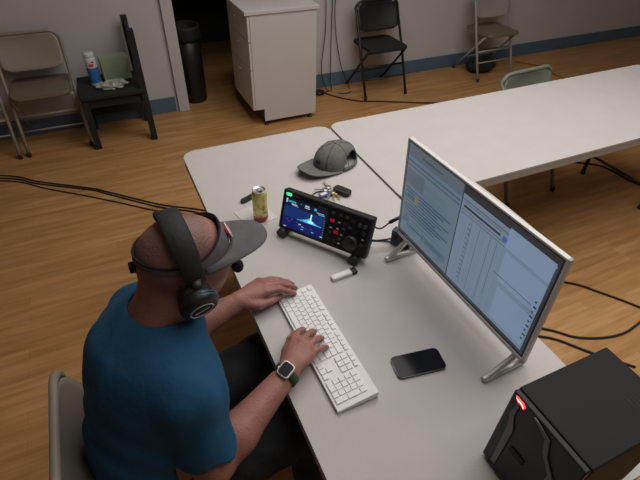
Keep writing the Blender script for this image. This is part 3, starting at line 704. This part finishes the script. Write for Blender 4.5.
for k in range(6):
    a = R(30+60*k); pts = []
    for j in range(14):
        z = .096*math.sin(PI/2*j/14); r = crown_r(z); pts.append(((.1005*r+.006*(z/.1)+.0005)*math.cos(a), (.0805*r+.0005)*math.sin(a), z+.0015))
    if abs(math.cos(a)+.866) > .01: se.tube(pts, .0009, M['capdark'], 5)
    else: se.tube(pts[7:], .0009, M['capdark'], 5)
se.build('seam', t)
MB().sheet([[(.1045*math.cos(R(a)), .0845*math.sin(R(a)), z) for z in (.004, .022)] for a in range(76, 156, 5)], M['cap'], .0025).build('strap', t)
lg = MB()
lg.tube([(.09725, -.012, .036), (.1005, -.004, .050), (.0975, .004, .053), (.0995, .012, .044)], .0022, M['capdark'], 6)
lg.tube([(.09725, .008, .034), (.101, .0, .044), (.0995, -.010, .050)], .0018, M['capdark'], 6)
lg.build('emblem', t)
gg = []
for i in range(25):
    th = R(-70+140*i/24); s = math.sin(th)/math.sin(R(70)); row = []
    ext = .092*(1-abs(s)**5.0)
    for j in range(9):
        q = j/8
        row.append((.099*math.cos(th)+ext*q, .080*math.sin(th)*(1+.10*q), .004+.034*(1-s*s)*(.6+.4*q)*q**.5-.004*q+.003))
    gg.append(row)
MB().sheet(gg, M['cap'], .003).build('brim', t)
t.scale = (1.08, 1.08, 1.08)


# ------------------------------------------------------------------ smooth signed-distance modelling for the man and his clothes
class Field:
    def __init__(s, lo, hi, h):
        s.h = h; s.lo = np.array(lo, np.float32); s.n = (np.ceil((np.array(hi)-np.array(lo))/h)+1).astype(int)
        s.f = np.full(tuple(s.n), .08, np.float32)
        s.ax = [s.lo[i]+h*np.arange(s.n[i], dtype=np.float32) for i in range(3)]
    def reg(s, lo, hi):
        a = np.clip(np.floor((np.array(lo)-s.lo)/s.h).astype(int), 0, s.n-1); b = np.clip(np.ceil((np.array(hi)-s.lo)/s.h).astype(int)+1, 1, s.n)
        sl = tuple(slice(a[i], b[i]) for i in range(3))
        g = [s.ax[0][sl[0]][:, None, None], s.ax[1][sl[1]][None, :, None], s.ax[2][sl[2]][None, None, :]]
        return sl, g
    def put(s, sl, d, k, sub=False):
        f = s.f[sl]
        if sub:
            hh = np.maximum(k-np.abs(f+d), 0)/k; s.f[sl] = np.maximum(f, -d)+hh*hh*k*.25
        else:
            hh = np.maximum(k-np.abs(f-d), 0)/k; s.f[sl] = np.minimum(f, d)-hh*hh*k*.25
    def cap(s, a, b, ra, rb, k=.01, sub=False, flat=None):
        a = np.array(a, np.float32); b = np.array(b, np.float32); m = max(ra, rb)+.035
        sl, (X, Y, Z) = s.reg(np.minimum(a, b)-m, np.maximum(a, b)+m)
        ab = b-a; L = float(ab@ab)+1e-12
        t = np.clip(((X-a[0])*ab[0]+(Y-a[1])*ab[1]+(Z-a[2])*ab[2])/L, 0, 1)
        dx = X-a[0]-t*ab[0]; dy = Y-a[1]-t*ab[1]; dz = Z-a[2]-t*ab[2]
        s.put(sl, np.sqrt(dx*dx+dy*dy+dz*dz)-(ra+(rb-ra)*t), k, sub)
    def ell(s, c, ax, rad, k=.01, sub=False):
        c = np.array(c, np.float32); m = max(rad)+.035
        sl, (X, Y, Z) = s.reg(c-m, c+m)
        q = 0; q2 = 0
        for v, r in zip(ax, rad):
            w = (X-c[0])*v[0]+(Y-c[1])*v[1]+(Z-c[2])*v[2]; q = q+(w/r)**2; q2 = q2+(w/(r*r))**2
        k0 = np.sqrt(q); k1 = np.sqrt(q2)+1e-6
        s.put(sl, (k0*(k0-1)/k1).astype(np.float32), k, sub)
    def cut(s, p, n, lo=None, hi=None):
        """remove everything on the side the normal points to, inside the box lo..hi"""
        sl, (X, Y, Z) = s.reg(lo if lo is not None else s.lo, hi if hi is not None else s.lo+s.h*s.n)
        d = ((X-p[0])*n[0]+(Y-p[1])*n[1]+(Z-p[2])*n[2]).astype(np.float32)
        s.f[sl] = np.maximum(s.f[sl], d)
    def mesh(s, name, smooth=1):
        f = s.f; f[0] = f[-1] = .05; f[:, 0] = f[:, -1] = .05; f[:, :, 0] = f[:, :, -1] = .05
        ins = f < 0
        cnt = np.zeros(tuple(s.n-1), np.uint8)
        for i in (0, 1):
            for j in (0, 1):
                for k in (0, 1):
                    cnt += ins[i:i+s.n[0]-1, j:j+s.n[1]-1, k:k+s.n[2]-1]
        I, J, K = np.nonzero((cnt > 0) & (cnt < 8))
        idx = np.full(cnt.shape, -1, np.int32); idx[I, J, K] = np.arange(len(I))
        acc = np.zeros((len(I), 3), np.float32); num = np.zeros(len(I), np.float32)
        cor = [(i, j, k) for i in (0, 1) for j in (0, 1) for k in (0, 1)]
        vals = {c: f[I+c[0], J+c[1], K+c[2]] for c in cor}
        for a in cor:
            for d in range(3):
                if a[d]: continue
                b = list(a); b[d] = 1; b = tuple(b)
                va, vb = vals[a], vals[b]; m = (va < 0) != (vb < 0)
                t = np.where(m, va/np.where(m, va-vb, 1), 0)
                p = np.array(a, np.float32)[None, :].repeat(len(I), 0); p[:, d] = t
                acc[m] += p[m]; num[m] += 1
        V = (np.stack([I, J, K], 1)+acc/num[:, None])*s.h+s.lo
        quads = []
        for d in range(3):
            sl0 = [slice(1, n-1) for n in s.n]; a = ins[tuple(sl0)]
            sl1 = list(sl0); sl1[d] = slice(2, s.n[d]); b = ins[tuple(sl1)]
            P = np.nonzero(a != b); pi = [P[0]+1, P[1]+1, P[2]+1]; inside = a[P]
            e, g = (d+1) % 3, (d+2) % 3
            def cell(de, dg):
                q = [x.copy() for x in pi]; q[e] = q[e]-de; q[g] = q[g]-dg; return idx[q[0], q[1], q[2]]
            Q = np.stack([cell(1, 1), cell(0, 1), cell(0, 0), cell(1, 0)], 1)
            Q[~inside] = Q[~inside][:, ::-1]; quads.append(Q)
        Q = np.concatenate(quads); Q = Q[(Q >= 0).all(1)]
        for _ in range(smooth):      # light Laplacian smoothing
            sm = np.zeros_like(V); cn = np.zeros(len(V), np.float32)
            for a, b in ((0, 1), (1, 2), (2, 3), (3, 0)):
                for c in range(3):
                    sm[:, c] += np.bincount(Q[:, a], V[Q[:, b], c], len(V))+np.bincount(Q[:, b], V[Q[:, a], c], len(V))
                cn += np.bincount(Q[:, a], minlength=len(V))+np.bincount(Q[:, b], minlength=len(V))
            V = V*.45+.55*sm/np.maximum(cn, 1)[:, None]
        me = bpy.data.meshes.new(name); me.vertices.add(len(V)); me.vertices.foreach_set('co', V.astype(np.float32).ravel())
        me.loops.add(len(Q)*4); me.loops.foreach_set('vertex_index', Q.astype(np.int32).ravel())
        me.polygons.add(len(Q)); me.polygons.foreach_set('loop_start', np.arange(0, len(Q)*4, 4, dtype=np.int32)); me.polygons.foreach_set('loop_total', np.full(len(Q), 4, np.int32))
        me.update(calc_edges=True); me.validate(); return me

def V3(*a): return np.array(a, float)
def nrmz(a): return a/np.linalg.norm(a)
# head frame: F forward, L left, U up
HC = V3(-.172, -1.222, 1.168)
HF = nrmz(V3(.96, .09, -.05)); HL = nrmz(np.cross(V3(0, 0, 1), HF)); 
HU = np.cross(HF, HL); HL = nrmz(HL-.02*HU); HU = np.cross(HF, HL)
hp = lambda f, l, u: HC+f*HF+l*HL+u*HU
AX = (HF, HL, HU)
# trunk frame
BF = nrmz(V3(.934, .354, 0)); BL = V3(-BF[1], BF[0], 0); BU = V3(0, 0, 1)
lean = nrmz(V3(BF[0]*.30, BF[1]*.30, 1)); TF = nrmz(BF-BF@lean*lean); TA = (TF, BL, lean)
NB = V3(-.250, -1.248, 1.020)
SHR, SHL = V3(-.238, -1.425, .940), V3(-.298, -1.125, .930)
ELR, ELL = V3(-.232, -1.500, .745), V3(-.245, -1.085, .735)
WRR, WRL = V3(.012, -1.364, .792), V3(-.030, -1.062, .786)
PEL = V3(-.365, -1.345, .560)

def torso(F, o=0.0, k=.05):
    F.ell(PEL+V3(0, 0, .02), (BF, BL, BU), (.135+o, .175+o, .125+o), k)
    F.ell(V3(-.358, -1.322, .70), TA, (.135+o, .170+o, .14+o), k)
    F.ell(V3(-.322, -1.292, .84), TA, (.132+o, .165+o, .14+o), k)
    F.cap(V3(-.300, -1.28, .92)-BL*.075, V3(-.300, -1.28, .92)+BL*.07, .095+o, .090+o, k)
    for sh in (SHR, SHL):
        F.cap(NB-V3(.0, .0, .025), sh, .052+o, .058+o, k)
    F.cap(V3(-.32, -1.275, .94), NB, .09+o, .058+o, k)

def arm(F, sh, el, wr, o=0.0):
    F.cap(sh, el, .056+o, .046+o, .03)
    mid = el+(wr-el)*.30+V3(0, 0, .004)
    F.cap(el, mid, .046+o, .049+o, .02); F.cap(mid, wr+(el-wr)*.12, .050+o, .033+o, .02)

B = Field((-.62, -1.75, -.0), (.33, -.86, 1.30), .0036)
torso(B)
# neck, head
B.cap(NB-V3(.01, .0, .03), hp(-.030, 0, -.035), .070, .065, .03)
B.ell(HC, AX, (.099, .078, .088), .02)
B.ell(hp(-.02, 0, -.01), AX, (.080, .077, .080), .02)
B.ell(hp(.040, 0, -.050), AX, (.056, .060, .068), .03)
B.ell(hp(.052, 0, -.092), AX, (.036, .036, .026), .025)       # chin
for s_ in (-1, 1):
    B.cap(hp(-.005, s_*.062, -.060), hp(.045, s_*.030, -.098), .014, .014, .025)    # jaw line
    B.ell(hp(.060, s_*.040, -.040), AX, (.024, .024, .022), .02)                      # cheek
    B.ell(hp(.094, s_*.031, -.010), AX, (.012, .016, .010), .010, sub=True)           # eye socket
    B.cap(hp(.090, s_*.018, .006), hp(.082, s_*.048, .004), .007, .006, .012)         # brow
    B.ell(hp(.080, s_*.031, -.011), AX, (.0125, .015, .0105), .003)
    B.ell(hp(-.008, s_*.080, -.022), (HF, HL, HU), (.017, .008, .030), .006)          # ear
    B.ell(hp(-.004, s_*.090, -.020), (HF, HL, HU), (.009, .006, .017), .006, sub=True)
B.cap(hp(.090, 0, -.008), hp(.112, 0, -.040), .007, .012, .010)
for s_ in (-1, 1): B.ell(hp(.103, s_*.012, -.043), AX, (.010, .008, .008), .006)
B.cap(hp(.090, -.018, -.066), hp(.090, .018, -.066), .007, .007, .008); B.cap(hp(.088, -.016, -.078), hp(.088, .016, -.078), .0075, .0075, .008)
B.ell(hp(.101, 0, -.072), AX, (.006, .024, .0022), .003, sub=True)
# arms
arm(B, SHR, ELR, WRR); arm(B, SHL, ELL, WRL)
def hand(F, wr, kn, tips, thumb, lifts):
    for q in kn: F.cap(wr, V3(*q), .0255, .0130, .012)
    for a, b in zip(kn, kn[1:]): F.cap(V3(*a), V3(*b), .0125, .0125, .010)
    c = (wr+V3(*kn[1])+V3(*kn[2]))/3; F.ell(c+V3(0, 0, -.002), (nrmz(V3(*kn[1])-wr), nrmz(np.cross(V3(0, 0, 1), nrmz(V3(*kn[1])-wr))), V3(0, 0, 1)), (.045, .036, .016), .014)
    for i, (a, b) in enumerate(zip(kn, tips)):
        a = V3(*a); b = V3(*b); p = a+(b-a)*.46+V3(0, 0, lifts[i]); d = a+(b-a)*.80+V3(0, 0, lifts[i]*.62)
        r = (.0104, .0106, .0101, .0091)[i]
        F.cap(a, p, r+.0015, r, .005); F.cap(p, d, r, r-.0008, .003); F.cap(d, b, r-.0008, r-.0022, .003)
    t0, t1, t2, t3 = [V3(*q) for q in thumb]
    F.cap(t0, t1, .0175, .0145, .012); F.cap(t1, t2, .0130, .0112, .006); F.cap(t2, t3, .0110, .0088, .004)
# right hand (index, middle, ring, little)
hand(B, WRR, [(.066, -1.276, .800), (.081, -1.297, .804), (.086, -1.321, .801), (.080, -1.344, .794)],
     [(.113, -1.234, .7710), (.139, -1.253, .7710), (.150, -1.283, .7705), (.150, -1.317, .7695)],
     [(.012, -1.345, .789), (.034, -1.296, .786), (.060, -1.258, .781), (.082, -1.232, .7700)], (.012, .013, .013, .011))
# left hand
hand(B, WRL, [(.056, -1.072, .800), (.062, -1.051, .803), (.058, -1.031, .799), (.048, -1.014, .792)],
     [(.142, -1.088, .7710), (.154, -1.067, .7710), (.152, -1.046, .7705), (.134, -1.021, .7695)],
     [(-.010, -1.083, .784), (.022, -1.100, .780), (.064, -1.094, .777), (.098, -1.080, .7705)], (.014, .014, .014, .012))
# legs
HR, HLp = PEL-BL*.10+BF*.02, PEL+BL*.10+BF*.02
KR, KL = V3(.055, -1.395, .545), V3(.070, -1.090, .545)
AR, AL = V3(.075, -1.405, .10), V3(.095, -1.080, .10)
for h_, k_, a_ in ((HR, KR, AR), (HLp, KL, AL)):
    B.cap(h_, k_, .088, .060, .03); B.cap(k_, a_+(k_-a_)*.62, .056, .055, .02); B.cap(a_+(k_-a_)*.62, a_, .055, .038, .02)
    B.cap(a_, a_+V3(.0, 0, -.04), .038, .036, .01); B.cap(a_+V3(-.03, 0, -.055), a_+V3(.13, .02, -.062), .032, .026, .02)
me = B.mesh('person', 2)
person = link('person', me, None, [M['skin']], smooth=True)
tag(person, 'seated man in a blue t-shirt and grey sun visor typing on the white keyboard', 'person')
del B

# t-shirt
T_ = Field((-.64, -1.68, .48), (-.05, -.92, 1.12), .0055)
torso(T_, .013, .06)
for sh, el, wr in ((SHR, ELR, WRR), (SHL, ELL, WRL)):
    e = sh+(el-sh)*.93
    T_.cap(sh, e, .069, .066, .03)
    ad = nrmz(el-sh)
    p = sh+(el-sh)*.80
    T_.cut(p, ad, np.minimum(p, e)-.075, np.maximum(p, e)+.14 if False else np.maximum(p, e)+.085)
T_.cap(NB+V3(0, 0, -.005), hp(-.030, 0, -.035), .079, .085, .008, sub=True)
T_.cut((0, 0, .52), (0, 0, -1))
X, Y, Z = [a.astype(np.float32) for a in np.meshgrid(*T_.ax, indexing='ij')]
s1 = X*BF[0]+Y*BF[1]; s2 = X*BL[0]+Y*BL[1]
dn = np.sqrt((X-NB[0])**2+(Y-NB[1])**2+(Z-NB[2])**2); fade = np.clip((dn-.115)*9, 0, 1)
T_.f += fade*(.0032*np.sin(52*Z+30*s2+6*np.sin(14*s1)+3*np.sin(9*s2))*np.clip((.96-Z)*6, .02, 1)+.0022*np.sin(75*s1-40*Z+4*np.sin(20*s2)))
ts = link('t_shirt', T_.mesh('t_shirt', 1), person, [M['shirt']], smooth=True); ts['label'] = 'blue short-sleeved t-shirt'
# neckband ribbing
nd = nrmz(hp(-.03, 0, -.035)-NB)
del T_, X, Y, Z, s1, s2
# jeans
J = Field((-.62, -1.66, .05), (.20, -.94, .74), .007)
J.ell(PEL+V3(0, 0, -.005), (BF, BL, BU), (.155, .192, .12), .04)
for h_, k_, a_ in ((HR, KR, AR), (HLp, KL, AL)):
    J.cap(h_, k_, .098, .074, .03); J.cap(k_, a_+V3(0, 0, .02), .072, .062, .03)
J.cut((0, 0, .095), (0, 0, -1))
X, Y, Z = [a.astype(np.float32) for a in np.meshgrid(*J.ax, indexing='ij')]
J.f += .0035*np.sin(60*X+25*Z+5*np.sin(17*Y))*np.clip((X+.25)*4, .2, 1)
jn = link('jeans', J.mesh('jeans', 1), person, [M['jeans']], smooth=True)
del J, X, Y, Z
for a_ in (AR, AL):
    s_ = Field(a_-V3(.10, .09, .10), a_+V3(.24, .11, .03), .006)
    s_.cap(a_+V3(-.035, 0, -.045), a_+V3(.12, .022, -.058), .046, .038, .03); s_.cap(a_+V3(0, 0, -.01), a_+V3(0, 0, -.04), .048, .05, .02)
    s_.cut(a_+V3(0, 0, -.093), (0, 0, -1)); s_.cut(a_+V3(0, 0, .0), (0, 0, 1))
    sh_ = link('shoe', s_.mesh('shoe', 1), person, [M['shoe']], smooth=True)
    so = MB(); so.prism([(x*1.0+a_[0]+.045, y*1.0+a_[1]+.010) for x, y in rrect(.27, .092, .044, 8)], .0, .012, M['sole'], bevel=.002); so.build('sole', sh_)
# eyes
for s_ in (-1, 1):
    c = hp(.0815, s_*.031, -.0115)
    T = frame(c, HL, HU, HF)
    e = MB(); e.lathe([(.0005, .0125), (.006, .0110), (.0095, .0080), (.012, .0035), (.0125, 0)], M['eyew'], 20, mtx=T).build if False else None
    e = MB(); e.lathe([(0, .0127), (.0025, .0125), (.0055, .0113)], M['iris'], 20, mtx=T).lathe([(.0055, .0113), (.009, .0088), (.0118, .0045), (.0125, 0)], M['eyew'], 20, mtx=T)
    e.build('eye', person)

# sun visor: band + curved front panel + brim
Hm4 = frame(HC, HF, HL, HU)
vs = MB(); nb = 72; g = []
for i in range(nb+1):
    th = 2*PI*i/nb-PI; c = math.cos(th)
    w_ = max(0, (c+.10)/1.10)
    z0 = .006-.006*c; hgt = .017+.050*w_**1.3
    row = []
    for j in range(5):
        q = j/4; z = z0+hgt*q
        zz = (z-.004)/.093; sh = math.sqrt(max(.05, 1-min(.95, zz*zz*.8)))
        a_, b_ = .1050*max(sh, .55)/1.0, .0860*max(sh, .55)
        if j == 0: a_ += .001; b_ += .001
        row.append((a_*math.cos(th), b_*math.sin(th), z))
    g.append(row)
T4 = Hm4
def xf(grid, T): return [[T @ Vector(p) for p in r] for r in grid]
vs.sheet(xf(g, T4), M['visor'], .0022)
vis = vs.build('sun_visor', person); vis['label'] = 'charcoal open-topped sun visor'
# black lining edge along the top of the band
ln = MB(); ln.tube([T4 @ Vector(r[4]) for r in g[:-1]], .0028, M['visorin'], 6, closed=True); ln.build('binding', vis)
def brim_grid(a, b, ln_, arch, droop, z0, tmax=68, n=24, m=8):
    gg = []
    for i in range(n+1):
        th = R(-tmax+2*tmax*i/n); s = math.sin(th)/math.sin(R(tmax)); row = []
        ext = ln_*(1-abs(s)**4.6)
        for j in range(m+1):
            q = j/m
            x = a*math.cos(th)+ext*q; y = b*math.sin(th)*(1+.06*q)
            row.append((x, y, z0-arch*s*s*(.35+.65*q)-droop*q*q))
        gg.append(row)
    return gg
br = MB(); br.sheet(xf(brim_grid(.106, .087, .092, .012, .006, .013, 78), T4), M['visor'], .0026); br.build('brim', vis)
# round red and white patch on the front panel
def patch(T, th, z, r, parent, nm='patch'):
    zz = (z-.004)/.093; sh = math.sqrt(1-zz*zz*.8); p = Vector((.1055*sh*math.cos(th)+.003, .0865*sh*math.sin(th), z))
    n_ = Vector((math.cos(th), math.sin(th)*1.15, .42)).normalized(); x_ = Vector((-math.sin(th), math.cos(th), 0)).normalized(); y_ = n_.cross(x_)
    P = T @ frame(p+n_*.001, x_, y_, n_)
    q = MB(); q.lathe([(0, .0022), (r*.94, .0022), (r, .001), (r, -.004)], M['red'], 28, mtx=P, sx=1.25)
    q.prism([(-.014, -.004), (-.004, .009), (.002, .002), (.012, .008), (.006, -.002), (.013, -.007), (.0, -.004), (-.006, -.009)], .0022, .0032, M['white'], mtx=P)
    q.lathe([(r*.97, .0024), (r, .0026), (r*1.05, .001)], M['white'], 28, mtx=P, sx=1.25)
    return q.build(nm, parent)
patch(T4, -.10, .034, .0165, vis)
bk = MB(); bk.box(T4 @ Vector((-.106, 0, -.002)), (.02, .02, .02), M['visorin'], bevel=.003); bk.build('buckle', vis)

# headset
hs = thing('headset', 'black over-ear headset with a foam microphone worn by the man', 'headset', tuple(HC))
TL_ = frame((0, 0, 0), HF, HL, HU)
def arc_pt(a, ra=.099, rb=.114): return (-.002-.014*math.sin(a), ra*math.cos(a), -.012+rb*math.sin(a))
def frame2(o, z):
    x = (Vector((1, 0, 0))-z*z.x).normalized(); return frame(o, x, z.cross(x), z)
hb = MB(); g = []
for i in range(37):
    a = R(2+176*i/36); row = []
    wd = .0255 if abs(i-18) < 13 else .023
    p = arc_pt(a); n_ = (0, math.cos(a), math.sin(a))
    prof = [(-wd, 0), (-wd*.85, .0028), (wd*.85, .0028), (wd, 0), (wd*.8, -.005), (-wd*.8, -.005), (-wd, 0)]
    g.append([TL_ @ Vector((p[0]+x, p[1]+n_[1]*y, p[2]+n_[2]*y)) for x, y in prof])
hb.sheet(g, M['pad'], 0); hb.build('headband', hs)
for s_ in (-1, 1):
    Tc = TL_ @ frame2((-.009, s_*.081, -.050), Vector((.10, s_*1.0, -.42)).normalized())
    cu = MB()
    cu.lathe([(0, .0), (.036, .0), (.038, .004), (.0385, .016)], M['pad'], 36, mtx=Tc, sy=1.18)
    cu.build('ear_pad', hs)
    cu = MB(); cu.lathe([(.034, .016), (.040, .017), (.0425, .022), (.0425, .036), (.039, .043), (.031, .0465), (0, .0475)], M['black'], 40, mtx=Tc, sy=1.18)
    cup = cu.build('ear_cup', hs)
    rg = MB(); rg.lathe([(.0245, .0468), (.0262, .0485), (.0275, .0468)], M['silver'], 40, mtx=Tc, sy=1.05)
    rg.build('trim_ring', cup)
    MB().box((0, 0, .0478), (.034, .0032, .0016), M['silver'], bevel=.0005, mtx=Tc @ Matrix.Rotation(R(-20*s_), 4, 'Z')).build('logo_bar', cup)
    st = MB()
    for q, (r0, r1, z_) in enumerate(((.0432, .0432, .034), (.0432, .0432, .027))):
        pts = [Tc @ Vector((r0*math.cos(R(x)), 1.14*r0*math.sin(R(x)), z_)) for x in range(-20, 95, 10)]
        st.tube(pts, .0022, M['bluegrey'], 6)
    st.build('cup_stripe', cup)  # thin blue-grey stripes along the front of the cup
    yk = MB(); yk.tube([TL_ @ Vector((-.004, s_*.1005, .0)), TL_ @ Vector((-.003, s_*.112, -.014)), TL_ @ Vector((-.001, s_*.116, -.036))], [.012, .010, .007], M['black'], 10, flat=.5); yk.build('yoke', hs)
mp = [(.012, .112, -.058), (.050, .100, -.080), (.095, .060, -.096), (.128, .012, -.098)]
mp = [TL_ @ Vector(p) for p in mp]
MB().tube(smoothpath(mp, 6), .0025, M['black'], 8).build('microphone_boom', hs)
MB().lathe([(0, -.018), (.008, -.0165), (.0135, -.010), (.0155, 0), (.0135, .010), (.008, .0165), (0, .018)], M['rubber'], 20, mtx=Matrix.Translation(mp[-1])).build('foam_windscreen', hs)

# smartwatch on the right wrist
ax = Vector(nrmz(ELR-WRR)); Wc = Vector(WRR)+ax*.010
upv = Vector((0.10, -.16, 1)); upv = (upv-upv.dot(ax)*ax).normalized(); sd = upv.cross(ax)
sw = thing('smartwatch', 'silver square smartwatch with a green strap on the man\'s right wrist', 'watch', tuple(Wc))
Tw = frame((0, 0, 0), ax, sd, upv)
b = MB(); g = []
for i in range(41):
    a = 2*PI*i/40; hw = .011 if math.sin(a) > 0 else .010
    P = lambda r, w: Tw @ Vector((w, (.0345+r)*math.cos(a), (.0330+r)*math.sin(a)))
    g.append([P(0, -hw), P(.0022, -hw), P(.0022, hw), P(0, hw), P(0, -hw)])
b.sheet(g, M['green'], 0); b.build('strap', sw)
b = MB(); b.prism(rrect(.043, .037, .010, 7), .0325, .0425, M['bright'], bevel=.0025, seg=3, mtx=Tw); b.build('case', sw)
b = MB(); b.prism(rrect(.0365, .0305, .0075, 7), .0424, .0434, M['watchg'], bevel=.0004, mtx=Tw); b.build('screen', sw)
b = MB(); b.lathe([(0, 0), (.0035, 0), (.0035, .0025), (0, .0025)], M['silver'], 14, mtx=Tw @ frame((.006, -.0185, .0375), (1, 0, 0), (0, 0, 1), (0, -1, 0))); b.build('crown', sw)


# ------------------------------------------------------------------ light
def area(loc, size, sy, power, col=(1, .95, .88), rot=(0, 0, 0)):
    l = bpy.data.lights.new('ceiling_lamp', 'AREA'); l.shape = 'RECTANGLE'; l.size = size; l.size_y = sy; l.energy = power; l.color = col; l.spread = R(165)
    o = bpy.data.objects.new('ceiling_lamp', l); C.objects.link(o); o.location = loc; o.rotation_euler = rot
    return o
area((1.0, .35, 2.84), 1.4, .7, 17)
area((1.65, -1.05, 2.84), 3.0, 2.3, 52, (1, .975, .95))
w = bpy.data.worlds.new('World'); S.world = w; w.use_nodes = True
w.node_tree.nodes['Background'].inputs[0].default_value = (.5, .55, .6, 1); w.node_tree.nodes['Background'].inputs[1].default_value = .15

# ------------------------------------------------------------------ camera
cam = bpy.data.cameras.new('Camera'); co = bpy.data.objects.new('Camera', cam); C.objects.link(co)
cam.sensor_width = 36; cam.lens = 464.52/640*36; cam.clip_start = .05
Rz = Matrix.Rotation(-.440434587, 3, 'Z'); Rx = Matrix.Rotation(.868690051, 3, 'X'); Rr = Matrix.Rotation(.0223941034, 3, 'Z')
co.matrix_world = Matrix.Translation((-.223756780, -2.04562845, 1.86196584)) @ (Rz @ Rx @ Rr).to_4x4()
S.camera = co
S.view_settings.view_transform = 'Standard'; S.view_settings.look = 'None'; S.view_settings.gamma = 1; S.view_settings.use_curve_mapping = False
S.view_settings.exposure = -0.13
